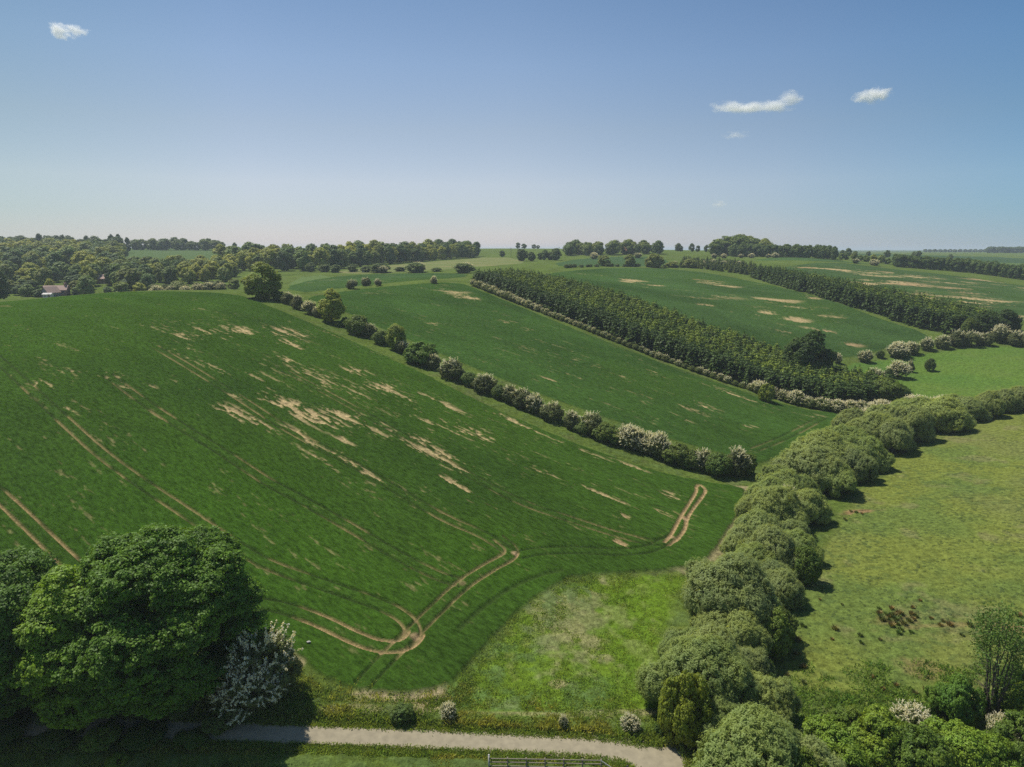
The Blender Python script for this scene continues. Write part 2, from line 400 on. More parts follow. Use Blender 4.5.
        mix(crop * sstep(gauge * 1.0, gauge * .6, D) * ends * .18 * gs, (.05, .085, .018))
    for (bx, by, r, s) in ((415, 638, .6, .7), (515, 555, .7, .8), (462, 585, .5, .4), (684, 519, .7, .8), (671, 538, .6, .7)):
        q = gp(bx, by); mix(crop * sstep(1.2, .6, np.hypot(x - q[0], y - q[1]) / r + (fine - .5) * .8) * s, (.37, .25, .135))
    lift = crop * (1 - groove) * (1 - .85 * b) * .30
    kind[:, 0] = crop * (1 - b) * (1 - groove * .7)
    kind[:, 2] = np.clip(1 - crop - p, 0, 1)
    lift += kind[:, 2] * sstep(420, 250, far) * ((fine - .45) * .35 + (mid_ - .5) * .3) + p * sstep(300, 150, far) * ((fine - .5) * .22 + (mid_ - .5) * .35)
    return A, kind, lift

LANE_C = world_line([(-120, 724), (0, 726), (100, 728.5), (200, 731), (300, 734), (400, 738.5), (500, 742.5), (600, 748), (645, 756), (668, 770), (690, 800)], 2)
def lane_half(px_i):
    return 1.6
A_, K_, L_ = paint(GX, GY)
LD, _t = line_dist(GX, GY, LANE_C, 8)
APRON = world_line([(585, 741), (640, 740.5), (690, 741), (700, 790), (650, 800), (622, 766), (600, 759), (560, 752)], 1, True)
AP = poly_sd(GX, GY, APRON, 6)
onlane = np.maximum(sstep(2.1, 1.5, LD), sstep(-.3, .2, AP))
L_ = L_ * (1 - onlane) - onlane * .12
# a low bank and ditch on either side of the lane
L_ += sstep(2.0, 3.0, LD) * sstep(5.2, 3.4, LD) * .25 * (1 - onlane)
GZ2 = GZ + L_

def mesh_np(name, V, F, mat=None, smooth=False):
    V = np.asarray(V, np.float32); F = np.asarray(F, np.int32)
    me = bpy.data.meshes.new(name)
    me.vertices.add(len(V)); me.vertices.foreach_set('co', V.ravel())
    k = F.shape[1]
    me.loops.add(F.size); me.loops.foreach_set('vertex_index', F.ravel())
    me.polygons.add(len(F)); me.polygons.foreach_set('loop_start', np.arange(0, F.size, k, dtype=np.int32))
    me.polygons.foreach_set('loop_total', np.full(len(F), k, np.int32))
    if smooth: me.polygons.foreach_set('use_smooth', np.ones(len(F), bool))
    me.update(calc_edges=True)
    if mat: me.materials.append(mat)
    return me

# ------------------------------------------------------------------ materials
def new_mat(name):
    m = bpy.data.materials.new(name); m.use_nodes = True
    nt_ = m.node_tree; nt_.nodes.clear()
    return m, nt_.nodes, nt_.links

def N(nodes, t, **kw):
    n = nodes.new(t)
    for k, v in kw.items():
        if k.startswith('i_'):
            key = k[2:]; key = int(key) if key.isdigit() else key.replace('_', ' ')
            n.inputs[key].default_value = v
        else: setattr(n, k, v)
    return n

def ground_material():
    m, n, l = new_mat('ground')
    out = N(n, 'ShaderNodeOutputMaterial'); b = N(n, 'ShaderNodeBsdfPrincipled')
    b.inputs['Roughness'].default_value = .85; b.inputs['Specular IOR Level'].default_value = 0.0
    ca = N(n, 'ShaderNodeAttribute', attribute_name='soil_sward_rut_shade'); ka = N(n, 'ShaderNodeAttribute', attribute_name='cover')
    sep = N(n, 'ShaderNodeSeparateColor'); l.new(ka.outputs['Color'], sep.inputs[0])
    geo = N(n, 'ShaderNodeNewGeometry')
    mp = N(n, 'ShaderNodeMapping'); mp.vector_type = 'TEXTURE'; mp.inputs['Rotation'].default_value = (0, 0, DRILL); mp.inputs['Scale'].default_value = (2.2, .75, 1)
    l.new(geo.outputs['Position'], mp.inputs['Vector'])
    rows = N(n, 'ShaderNodeTexNoise', i_Scale=1.6, i_Detail=4.0, i_Roughness=.65); l.new(mp.outputs[0], rows.inputs['Vector'])
    tuft = N(n, 'ShaderNodeTexNoise', i_Scale=1.3, i_Detail=5.0, i_Roughness=.7); l.new(geo.outputs['Position'], tuft.inputs['Vector'])
    fine = N(n, 'ShaderNodeTexNoise', i_Scale=5.0, i_Detail=4.0, i_Roughness=.7); l.new(geo.outputs['Position'], fine.inputs['Vector'])
    # value variation: crop gets the rows, grass gets the tufts
    mx = N(n, 'ShaderNodeMix', data_type='FLOAT'); l.new(sep.outputs[0], mx.inputs[0]); l.new(tuft.outputs['Fac'], mx.inputs[2]); l.new(rows.outputs['Fac'], mx.inputs[3])
    r1 = N(n, 'ShaderNodeMapRange', i_1=.3, i_2=.7, i_3=.52, i_4=1.48); l.new(mx.outputs[0], r1.inputs[0])
    r2 = N(n, 'ShaderNodeMapRange', i_1=.3, i_2=.7, i_3=.7, i_4=1.3); l.new(fine.outputs['Fac'], r2.inputs[0])
    mu = N(n, 'ShaderNodeMath', operation='MULTIPLY'); l.new(r1.outputs[0], mu.inputs[0]); l.new(r2.outputs[0], mu.inputs[1])
    vm = N(n, 'ShaderNodeVectorMath', operation='SCALE'); l.new(ca.outputs['Color'], vm.inputs[0]); l.new(mu.outputs[0], vm.inputs['Scale'])
    # dark rushy tufts in the pasture
    vo = N(n, 'ShaderNodeTexVoronoi', i_Scale=1.35); l.new(geo.outputs['Position'], vo.inputs['Vector'])
    pt = N(n, 'ShaderNodeTexNoise', i_Scale=.12, i_Detail=3.0); l.new(geo.outputs['Position'], pt.inputs['Vector'])
    ptr = N(n, 'ShaderNodeMapRange', i_1=.38, i_2=.62, i_3=.10, i_4=.40); l.new(pt.outputs['Fac'], ptr.inputs[0])
    sb = N(n, 'ShaderNodeMath', operation='SUBTRACT'); l.new(ptr.outputs[0], sb.inputs[0]); l.new(vo.outputs['Distance'], sb.inputs[1])
    rt = N(n, 'ShaderNodeMapRange', i_1=-.03, i_2=.1, i_3=0.0, i_4=.55); l.new(sb.outputs[0], rt.inputs[0])
    mt = N(n, 'ShaderNodeMath', operation='MULTIPLY'); l.new(rt.outputs[0], mt.inputs[0]); l.new(sep.outputs[1], mt.inputs[1])
    cm = N(n, 'ShaderNodeMix', data_type='RGBA'); l.new(mt.outputs[0], cm.inputs[0]); l.new(vm.outputs[0], cm.inputs[6]); cm.inputs[7].default_value = (.055, .08, .028, 1)
    l.new(cm.outputs[2], b.inputs['Base Color'])
    # relief of leaves and tufts
    h1 = N(n, 'ShaderNodeMath', operation='MULTIPLY', i_1=.35); l.new(mx.outputs[0], h1.inputs[0])
    h2 = N(n, 'ShaderNodeMath', operation='MULTIPLY_ADD', i_1=.16); l.new(fine.outputs['Fac'], h2.inputs[0]); l.new(h1.outputs[0], h2.inputs[2])
    h3 = N(n, 'ShaderNodeMath', operation='MULTIPLY_ADD', i_1=.25); l.new(mt.outputs[0], h3.inputs[0]); l.new(h2.outputs[0], h3.inputs[2])
    bp = N(n, 'ShaderNodeBump', i_Strength=.8, i_Distance=1.0); l.new(h3.outputs[0], bp.inputs['Height'])
    l.new(bp.outputs[0], b.inputs['Normal'])
    l.new(b.outputs[0], out.inputs[0])
    return m

i = np.arange(nr - 1)[:, None] * nt; j = np.arange(nt)[None]
j2 = (j + 1) % nt
Q = np.stack([i + j, i + j2, i + nt + j2, i + nt + j], -1).reshape(-1, 4)[:, ::-1]
Q = Q[nt:] if True else Q                                  # drop the degenerate innermost ring
fan = np.array([[0, nt + (k + 1) % nt, nt + k, nt + k] for k in range(0)], np.int32).reshape(-1, 4)
gme = mesh_np('ground', np.stack([GX, GY, GZ2], 1), Q, ground_material(), True)
at1 = gme.attributes.new('soil_sward_rut_shade', 'FLOAT_COLOR', 'POINT'); at1.data.foreach_set('color', np.concatenate([A_, np.ones((len(A_), 1))], 1).astype(np.float32).ravel())
at2 = gme.attributes.new('cover', 'FLOAT_COLOR', 'POINT'); at2.data.foreach_set('color', np.concatenate([K_, np.ones((len(A_), 1))], 1).astype(np.float32).ravel())
ground = bpy.data.objects.new('ground', gme); col.objects.link(ground); ground['kind'] = 'structure'
del A_, K_, GX, GY, GZ, GZ2, L_
# ------------------------------------------------------------------ foliage builders
def leaf_material(name, rgb, var=.35, trans=.25, hue=(1.15, 1.02, .8), tint=True):
    """leaf colour times the plant's own tint, a little different on every leaf"""
    m, n, l = new_mat(name)
    out = N(n, 'ShaderNodeOutputMaterial'); b = N(n, 'ShaderNodeBsdfPrincipled', i_Roughness=.55); b.inputs['Specular IOR Level'].default_value = .25
    geo = N(n, 'ShaderNodeNewGeometry'); oi = N(n, 'ShaderNodeObjectInfo')
    ns = N(n, 'ShaderNodeTexNoise', i_Scale=.7, i_Detail=2.0); l.new(geo.outputs['Position'], ns.inputs['Vector'])
    mr = N(n, 'ShaderNodeMapRange', i_3=1 - var, i_4=1 + var); l.new(geo.outputs['Random Per Island'], mr.inputs[0])
    nr_ = N(n, 'ShaderNodeMapRange', i_1=.35, i_2=.65, i_3=0.0, i_4=1.0); l.new(ns.outputs['Fac'], nr_.inputs[0])
    cm = N(n, 'ShaderNodeMix', data_type='RGBA'); cm.inputs[6].default_value = (*rgb, 1); cm.inputs[7].default_value = (rgb[0] * hue[0], rgb[1] * hue[1], rgb[2] * hue[2], 1)
    l.new(nr_.outputs[0], cm.inputs[0])
    v = N(n, 'ShaderNodeVectorMath', operation='SCALE'); l.new(cm.outputs[2], v.inputs[0]); l.new(mr.outputs[0], v.inputs['Scale'])
    v2 = N(n, 'ShaderNodeVectorMath', operation='MULTIPLY'); l.new(v.outputs[0], v2.inputs[0])
    if tint: l.new(oi.outputs['Color'], v2.inputs[1])
    else: v2.inputs[1].default_value = (1, 1, 1)
    l.new(v2.outputs[0], b.inputs['Base Color'])
    t = N(n, 'ShaderNodeBsdfTranslucent'); ts = N(n, 'ShaderNodeVectorMath', operation='MULTIPLY'); ts.inputs[1].default_value = (1.25, 1.15, .6)
    l.new(v2.outputs[0], ts.inputs[0]); l.new(ts.outputs[0], t.inputs['Color'])
    mx = N(n, 'ShaderNodeMixShader', i_0=trans); l.new(b.outputs[0], mx.inputs[1]); l.new(t.outputs[0], mx.inputs[2])
    l.new(mx.outputs[0], out.inputs[0])
    return m

def plain_material(name, rgb, rough=.8, noise=0, scale=3.0, metal=0.0, dark=.55):
    m, n, l = new_mat(name)
    out = N(n, 'ShaderNodeOutputMaterial'); b = N(n, 'ShaderNodeBsdfPrincipled', i_Roughness=rough); b.inputs['Metallic'].default_value = metal
    b.inputs['Base Color'].default_value = (*rgb, 1)
    if noise:
        geo = N(n, 'ShaderNodeNewGeometry'); ns = N(n, 'ShaderNodeTexNoise', i_Scale=scale, i_Detail=5.0, i_Roughness=.65); l.new(geo.outputs['Position'], ns.inputs['Vector'])
        mr = N(n, 'ShaderNodeMapRange', i_1=.3, i_2=.7, i_3=0.0, i_4=1.0); l.new(ns.outputs['Fac'], mr.inputs[0])
        cm = N(n, 'ShaderNodeMix', data_type='RGBA'); cm.inputs[6].default_value = tuple(c * (1 - noise * dark) for c in rgb) + (1,); cm.inputs[7].default_value = tuple(min(1, c * (1 + noise * .4)) for c in rgb) + (1,)
        l.new(mr.outputs[0], cm.inputs[0]); l.new(cm.outputs[2], b.inputs['Base Color'])
        bp = N(n, 'ShaderNodeBump', i_Strength=.4, i_Distance=.05); l.new(ns.outputs['Fac'], bp.inputs['Height']); l.new(bp.outputs[0], b.inputs['Normal'])
    l.new(b.outputs[0], out.inputs[0])
    return m

M = dict(
    beech=leaf_material('beech_leaves', (.090, .158, .026), .35, .36, (1.45, 1.38, .9)),
    willow=leaf_material('willow_leaves', (.31, .375, .138), .16, .48, (1.1, 1.05, .85)),
    haw=leaf_material('hawthorn_leaves', (.14, .175, .06), .35, .32),
    bush=leaf_material('hedge_leaves', (.12, .18, .042), .35, .32),
    needle=leaf_material('conifer_needles', (.105, .150, .040), .3, .2, (1.12, 1.1, .85)),
    wood=leaf_material('woodland_leaves', (.18, .235, .070), .3, .3),
    blossom=leaf_material('hawthorn_blossom', (.84, .80, .64), .12, .35, (1, 1, .92)),
    bark=plain_material('bark', (.10, .082, .06), .9, .6, 4),
    twig=plain_material('grey_bark', (.17, .15, .115), .9, .5, 5),
    rush=leaf_material('rush_blades', (.27, .22, .10), .4, .15, (.8, 1.1, .8)),
    grass=leaf_material('grass_blades', (.20, .29, .062), .4, .5, (1.4, 1.15, 1.3)),
)

def unit(v):
    return v / (np.linalg.norm(v, axis=-1, keepdims=True) + 1e-9)

def rand_dirs(r, n):
    return unit(r.normal(size=(n, 3)))

def diamonds(r, C, Nn, L, W, along=None):
    """one diamond leaf per centre: normal Nn, length L, width W"""
    n = len(C)
    a = rand_dirs(r, n) if along is None else along
    t = unit(a - (a * Nn).sum(1, keepdims=True) * Nn)
    b = np.cross(Nn, t)
    L = np.broadcast_to(np.asarray(L, float).reshape(-1, 1), (n, 1)) * .5; W = np.broadcast_to(np.asarray(W, float).reshape(-1, 1), (n, 1)) * .5
    fold = Nn * W * .35
    V = np.stack([C + t * L, C + b * W + fold, C - t * L, C - b * W + fold], 1).reshape(-1, 3)
    return V

def quads_of(V):
    return np.arange(len(V), dtype=np.int32).reshape(-1, 4)

def lobed_clumps(r, R, H, z0, nl, nc, lobe=(.34, .5), cap=-.35, fill=.75, mounds=((0, 0, 1, 1),)):
    """clump centres on the outside of a crown made of overlapping lobes; also their outward directions and the lobes"""
    LCs, lrs, Os = [], [], []
    for mx, my, mr, mh in mounds:
        Rm, Hm = R * mr, z0 + (H - z0) * mh
        nm = max(5, int(nl * mr * mr / sum(q[2] ** 2 for q in mounds)))
        D = rand_dirs(r, nm * 6); D = D[D[:, 2] > cap][:nm]
        D = np.vstack([[[0, 0, 1]], D])
        lr = r.uniform(*lobe, len(D)) * Rm
        cz = z0 + (Hm - z0) * .45; z = D[:, 2]; upm = z >= 0
        hor = np.where(upm, np.sqrt(1 - np.clip(z, 0, 1) ** 2), 1 - np.abs(np.clip(z, -1, 0)) ** 2.2)
        az = np.arctan2(D[:, 1], D[:, 0]); j = r.uniform(.8, 1.08, len(D))
        LC = np.stack([mx * R + np.cos(az) * hor * (Rm - lr * .9) * j, my * R + np.sin(az) * hor * (Rm - lr * .9) * j,
                       cz + np.where(upm, z * np.maximum(Hm - cz - lr * .85, .1) * j, z * np.maximum(cz - z0 - lr * .55, .05))], 1)
        LCs.append(LC); lrs.append(lr); Os.append(unit(LC - np.array([mx * R, my * R, cz * .7])))
    LC, lr, OO = np.vstack(LCs), np.concatenate(lrs), np.vstack(Os)
    pts, dirs = [], []
    wgt = lr ** 2 / (lr ** 2).sum()
    for k in range(len(LC)):
        per = int(nc * wgt[k] * 4) + 4
        d = rand_dirs(r, per); o = OO[k]
        d = d[(d * o).sum(1) > -.3]
        p = LC[k] + d * lr[k] * r.uniform(fill, 1.03, (len(d), 1)) * np.array([1, 1, .9])
        ok = p[:, 2] > max(z0 * .5, .08)
        for q in range(len(LC)):                       # drop what lies deep inside another lobe
            if q != k: ok &= np.linalg.norm((p - LC[q]) / np.array([1, 1, .9]), axis=1) > lr[q] * .74
        pts.append(p[ok]); dirs.append(unit(d[ok] * .7 + o * .3))
    P, O = np.vstack(pts), np.vstack(dirs)
    k = r.permutation(len(P))[:nc]
    return P[k], O[k], LC, lr

def crown_mesh(name, seed, R, H, z0, nl, nc, per, leaf, mat, lobe=(.34, .5), cr=.13, flat=.7, up=.35, aspect=.6, fill=.75, cap=-.35, inner=.12, rnd=.5):
    r = np.random.default_rng(seed)
    P, O, LC, lr = lobed_clumps(r, R, H, z0, nl, nc, lobe, cap, fill)
    n = len(P)
    k = np.repeat(np.arange(n), per)
    cs = r.uniform(.6, 1.4, n)[k] * cr * R
    d = unit(rand_dirs(r, n * per) + O[k] * .5)
    C = P[k] + d * (cs * r.uniform(.25, 1, n * per) ** .6)[:, None] * np.array([1, 1, flat])
    Nn = unit(d * .45 + O[k] * .45 + np.array([0, 0, up]) + rand_dirs(r, n * per) * rnd)
    s = leaf * r.uniform(.6, 1.35, n * per)
    V = diamonds(r, C, Nn, s, s * aspect)
    if inner:                                         # leaves on the inner twigs
        m = int(n * per * inner)
        q = r.integers(0, len(LC), m)
        C2 = LC[q] + rand_dirs(r, m) * (lr[q] * r.uniform(.2, .85, m))[:, None]
        V = np.vstack([V, diamonds(r, C2, rand_dirs(r, m), leaf * 1.6, leaf * 1.2)])
    V = V[np.repeat(V.reshape(-1, 4, 3)[:, :, 2].min(1) > .03, 4)]
    return mesh_np(name, V, quads_of(V), mat), LC

def willow_mesh(name, seed, R, H, nl, nc, per, mat):
    """a soft mounded bush of fine upright shoots"""
    r = np.random.default_rng(seed)
    md = [(0, 0, .74, 1)]
    for q in range(4):
        w = q * 1.57 + r.uniform(-.6, .6); md.append((math.cos(w) * r.uniform(.38, .55), math.sin(w) * r.uniform(.38, .55), r.uniform(.42, .6), r.uniform(.55, .9)))
    P, O, LC, lr = lobed_clumps(r, R, H, .1, nl, nc, (.33, .55), -.55, .9, md)
    n = len(P); k = np.repeat(np.arange(n), per)
    shoot = unit(O * .75 + np.array([0, 0, .55]) + rand_dirs(r, n) * .35)
    d = unit(shoot[k] + rand_dirs(r, n * per) * .45)
    C = P[k] + shoot[k] * (r.uniform(-.6, .5, n * per) * .8)[:, None] + rand_dirs(r, n * per) * (.32 * r.uniform(.2, 1, n * per))[:, None]
    Nn = unit(rand_dirs(r, n * per) * .48 + O[k] * 1.0 + np.array([0, 0, .45]))
    V = diamonds(r, C, Nn, r.uniform(.24, .48, n * per), r.uniform(.06, .11, n * per), d)
    m = n * per // 8; q = r.integers(0, len(LC), m)
    C2 = LC[q] + rand_dirs(r, m) * (lr[q] * r.uniform(.1, .8, m))[:, None]
    V = np.vstack([V, diamonds(r, C2, rand_dirs(r, m), .6, .4)])
    V = V[np.repeat(V.reshape(-1, 4, 3)[:, :, 2].min(1) > .02, 4)]
    return mesh_np(name, V, quads_of(V), mat), LC

def blossom_mesh(name, seed, P_src, R, H, n_sp, per, size, mat, side=(-.3, .1, .9), amount=.2):
    """sprays of white flower on the outside of a hawthorn, thickest where it gets most sun"""
    r = np.random.default_rng(seed)
    P, O, LC, lr = P_src
    sc = (O * unit(np.array(side))).sum(1) + r.uniform(-.7, .7, len(P))
    k = np.argsort(-sc)[:n_sp]
    P, O = P[k], O[k]; n = len(P)
    kk = np.repeat(np.arange(n), per)
    along = unit(O + rand_dirs(r, n) * .8 + np.array([0, 0, .2]))
    C = P[kk] + O[kk] * .10 * R + along[kk] * (r.uniform(-.18, .26, n * per) * R)[:, None] + rand_dirs(r, n * per) * (.045 * R * r.uniform(.1, 1, n * per))[:, None]
    V = diamonds(r, C, unit(O[kk] * .5 + rand_dirs(r, n * per) * .8 + np.array([0, 0, .3])), size * r.uniform(.6, 1.3, n * per), size * .8)
    V = V[np.repeat(V.reshape(-1, 4, 3)[:, :, 2].min(1) > .03, 4)]
    return mesh_np(name, V, quads_of(V), mat)

def tube(path, rad, sides=7):
    """rings along a path, as vertex and quad lists"""
    path = np.asarray(path, float); V, F = [], []
    for i, p in enumerate(path):
        t = unit(path[min(i + 1, len(path) - 1)] - path[max(i - 1, 0)])
        a = unit(np.cross(t, [.31, .95, .05])); b = np.cross(t, a)
        for s in range(sides):
            w = 2 * math.pi * s / sides
            V.append(p + (a * math.cos(w) + b * math.sin(w)) * rad[i])
    for i in range(len(path) - 1):
        for s in range(sides):
            s2 = (s + 1) % sides
            F.append((i * sides + s, i * sides + s2, (i + 1) * sides + s2, (i + 1) * sides + s))
    return V, F

def tubes_mesh(name, tubes, mat):
    V, F = [], []
    for v, f in tubes:
        o = len(V); V += v; F += [tuple(i + o for i in q) for q in f]
    return mesh_np(name, V, F, mat, True)

def trunk_mesh(name, seed, h, r0, targets, mat, nlimb=7):
    """a tapered bole with root flare and limbs that reach into the crown"""
    r = np.random.default_rng(seed)
    lean = r.uniform(-.05, .05, 2) * h
    bole = [np.array([lean[0] * t, lean[1] * t, h * t - .3 * (t == 0)]) for t in (0, .06, .25, .5, .75, 1)]
    T = [tube(bole, [r0 * 1.5, r0 * 1.1, r0, r0 * .8, r0 * .55, r0 * .25], 9)]
    k = r.permutation(len(targets))[:nlimb]
    for i in k:
        t0 = r.uniform(.3, .8); p0 = np.array([lean[0] * t0, lean[1] * t0, h * t0]); p3 = np.asarray(targets[i])
        mid = p0 * .5 + p3 * .5 + np.array([0, 0, -.08 * np.linalg.norm(p3 - p0)]) + r.normal(size=3) * .04 * h
        T.append(tube([p0, p0 * .75 + mid * .25, mid, p3], [r0 * .42, r0 * .36, r0 * .25, r0 * .08], 6))
    return tubes_mesh(name, T, mat)

def conifer_mesh(name, seed, h, R, mat, lev=13, open_=.0):
    """whorls of drooping needle sprays on a cone that narrows to a leader"""
    r = np.random.default_rng(seed)
    Cs, Ns, Ls, Ws, As = [], [], [], [], []
    for q in range(lev):
        t = (q + r.uniform(-.2, .2)) / lev
        z = h * (.06 + .90 * t); rr = R * (1 - t) ** .66 * r.uniform(.85, 1.12) + .15
        nb = int(6 + 4 * (1 - t))
        for b in range(nb):
            w = 2 * math.pi * (b + r.uniform(-.35, .35)) / nb + q * 2.4
            d = np.array([math.cos(w), math.sin(w), 0.0]); L = rr * r.uniform(.75, 1.15)
            for s in (.35, .68, .95):
                c = d * L * s + np.array([0, 0, z - .22 * L * s + r.uniform(-.1, .1)])
                for side in (-1, 1):
                    al = unit(d + np.array([-d[1], d[0], 0]) * side * .55 + np.array([0, 0, -.15 + r.uniform(-.2, .35)]))
                    Cs.append(c + al * .12); As.append(al); Ns.append(unit(np.array([0, 0, 1.0]) + d * .35 + r.normal(size=3) * .35))
                    Ls.append(rr * .62 * r.uniform(.7, 1.2) + .2); Ws.append(rr * .30 * r.uniform(.7, 1.2) + .12)
    for s in range(5):                                # leader
        Cs.append(np.array([0, 0, h * (.93 + .02 * s)])); As.append(np.array([r.normal() * .2, r.normal() * .2, 1])); Ns.append(unit(np.array([r.normal(), r.normal(), 0.01]))); Ls.append(.7); Ws.append(.25)
    V = diamonds(r, np.array(Cs), np.array(Ns), np.array(Ls), np.array(Ws), unit(np.array(As)))
    return mesh_np(name, V, quads_of(V), mat)

# ------------------------------------------------------------------ things and their parts
def tag(o, label=None, cat=None, group=None, kind=None):
    for k, v in (('label', label), ('category', cat), ('group', group), ('kind', kind)):
        if v: o[k] = v
    return o

def empty(name, loc, label, cat, group=None, rz=0.0, scale=(1, 1, 1)):
    o = bpy.data.objects.new(name, None); col.objects.link(o); o.empty_display_size = .3
    o.location = loc; o.rotation_euler = (0, 0, rz); o.scale = scale
    return tag(o, label, cat, group)

def part(name, me, parent, color=None):
    o = bpy.data.objects.new(name, me); col.objects.link(o); o.parent = parent
    if color is not None: o.color = (*color, 1)
    return o

def plant(name, proto, p, label, cat, group=None, s=1.0, sxy=None, rz=None, tint=(1, 1, 1), white=None, sink=.1):
    """one individual of a kind: an empty at its foot over crown, trunk and, where it flowers, blossom"""
    rz = random.uniform(0, 6.28) if rz is None else rz
    e = empty(name, (p[0], p[1], p[2] - sink), label, cat, group, rz, (sxy or s, sxy or s, s))
    j = random.uniform(.88, 1.12)
    part('crown', proto['crown'], e, tuple(c * j for c in tint))
    if proto.get('trunk'): part('trunk', proto['trunk'], e)
    if proto.get('blossom') and white != 0: part('blossom', proto['blossom'] if white is None else proto['blossoms'][white], e, (1, 1, 1))
    return e

ORD = ['first', 'second', 'third', 'fourth', 'fifth', 'sixth', 'seventh', 'eighth', 'ninth', 'tenth', 'eleventh', 'twelfth', 'thirteenth', 'fourteenth', 'fifteenth', 'sixteenth', 'seventeenth',
       'eighteenth', 'nineteenth', 'twentieth'] + ['twenty-' + s for s in ('first', 'second', 'third', 'fourth', 'fifth', 'sixth', 'seventh', 'eighth', 'ninth')] + ['thirtieth'] + ['thirty-' + s for s in ('first', 'second', 'third', 'fourth', 'fifth', 'sixth', 'seventh', 'eighth', 'ninth')] + ['fortieth'] + ['forty-' + s for s in ('first', 'second', 'third', 'fourth', 'fifth', 'sixth', 'seventh', 'eighth', 'ninth')]

# ------------------------------------------------------------------ the kinds (each about a known size, scaled when planted)
PR = {}
def make_broad(key, seed, R, H, z0, nl, nc, per, leaf, mat, r0, **kw):
    cm, LC = crown_mesh('crown', seed, R, H, z0, nl, nc, per, leaf, mat, **kw)
    PR[key] = dict(crown=cm, trunk=trunk_mesh('trunk', seed + 1, H * .72, r0, LC, M['bark']), H=H, R=R)
make_broad('beech0', 101, 9.8, 20, .4, 80, 2500, 64, .30, M['beech'], .55, lobe=(.18, .34), cr=.075, flat=.5, cap=-.85, rnd=.6)
make_broad('beech1', 102, 9.0, 18, .4, 70, 2200, 64, .30, M['beech'], .5, lobe=(.24, .38), cr=.09, flat=.55, cap=-.85)
make_broad('beech2', 103, 5.5, 16, .5, 44, 1200, 60, .29, M['beech'], .35, lobe=(.28, .42), cr=.12, flat=.6, cap=-.85)
for i in range(3):                                     # hedgerow trees, 10 m
    make_broad('field_tree%d' % i, 120 + i, 4.2, 10, .2, 26, 620, 34, .32, M['bush'], .22, lobe=(.3, .46), cr=.12, cap=-.9)
for i in range(4):                                     # hedge bushes, 4 m
    make_broad('bush%d' % i, 140 + i, 2.6, 4, .1, 17, 340, 26, .24, M['bush'], .1, lobe=(.32, .5), cr=.14, cap=-.8)
for i in range(4):                                     # leafy shrubs near the camera, 4 m
    make_broad('shrub%d' % i, 160 + i, 2.8, 4, .1, 18, 520, 40, .19, M['bush'], .1, lobe=(.26, .42), cr=.12, flat=.6, cap=-.7, aspect=.5)
for i in range(5):                                     # woodland trees seen from far, 14 m
    make_broad('wood%d' % i, 180 + i, 5.2 + .5 * (i % 3), 14, .3, 22, 380, 20, .6, M['wood'], .25, lobe=(.3, .45), cr=.12, inner=.3, cap=-.9, rnd=.32)
for i in range(4):                                     # hawthorns, 4.5 m
    r = np.random.default_rng(200 + i)
    cm, LC = crown_mesh('crown', 200 + i, 2.7, 4.5, .1, 18, 420, 28, .20, M['haw'], cr=.12, cap=-.8)
    src = lobed_clumps(np.random.default_rng(200 + i), 2.7, 4.5, .1, 18, 420, (.34, .5), -.8, .75)
    bl = [blossom_mesh('blossom', 210 + i, src, 2.7, 4.5, k, 34, .145, M['blossom']) for k in (34, 85, 210)]
    PR['haw%d' % i] = dict(crown=cm, trunk=trunk_mesh('trunk', 205 + i, 3, .1, LC, M['bark'], 5), blossom=bl[1], blossoms=[None] + bl, H=4.5, R=2.7)
for i in range(5):                                     # willows, 7 m
    cm, LC = willow_mesh('crown', 230 + i, 5.6, 7, 42, 2400, 38, M['willow'])
    PR['willow%d' % i] = dict(crown=cm, trunk=trunk_mesh('trunk', 240 + i, 4.5, .2, LC, M['twig'], 9), H=7, R=5.6)
for i in range(5):
    PR['conifer%d' % i] = dict(crown=conifer_mesh('crown', 260 + i, 7, 1.75, M['needle']), trunk=tubes_mesh('trunk', [tube([(0, 0, -.3), (0, 0, 3), (0, 0, 6.6)], [.13, .09, .02], 6)], M['bark']), H=7, R=1.7)
# ------------------------------------------------------------------ big trees by the lane, left
def span(p, top_row, px=None):
    """height above p that a plant there needs to be sighted up to a row"""
    Y = p[1]; d = ray(CX, top_row); return HC + d[2] / d[1] * Y - p[2]

g = 'big leafy trees standing over the lane'
p = gp(174, 697); plant('beech_tree', PR['beech0'], p, 'largest dome-shaped dark green beech tree beside the lane and the white hawthorn', 'tree', g, s=span(p, 531) / 20, sxy=1.0, rz=.4, tint=(1.2, 1.3, .95))
p = gp(8, 702); plant('beech_tree', PR['beech1'], p, 'dark green beech tree cut by the left edge of the photo', 'tree', g, s=span(p, 556) / 18, sxy=.98, rz=2.0, tint=(1.1, 1.2, .95))
p = gp(92, 716); plant('beech_tree', PR['beech2'], p, 'narrower yellow-green tree squeezed between the two big dark beech trees', 'tree', g, s=span(p, 570) / 16, sxy=1.1, rz=1.0, tint=(1.75, 1.65, .95))
p = gp(-70, 690); plant('beech_tree', PR['beech1'], p, 'beech tree outside the left edge behind the lane', 'tree', g, s=.95, rz=4.0)
p = gp(266, 700); plant('hawthorn_tree', PR['haw1'], p, 'tall hawthorn in white flower leaning out from under the big beech', 'hawthorn', None, s=1.75, sxy=1.3, rz=.6, white=2, tint=(1, 1, 1))
p = gp(250, 713); plant('hawthorn_bush', PR['haw2'], p, 'low bluish-white flowering hawthorn in the shade at the foot of the beech', 'hawthorn', None, s=1.15, sxy=1.15, rz=2.2, white=3)
p = gp(221, 727); plant('shrub', PR['shrub1'], p, 'small dark green shrub on the lane edge below the white hawthorn', 'shrub', None, s=.6, sxy=.65)
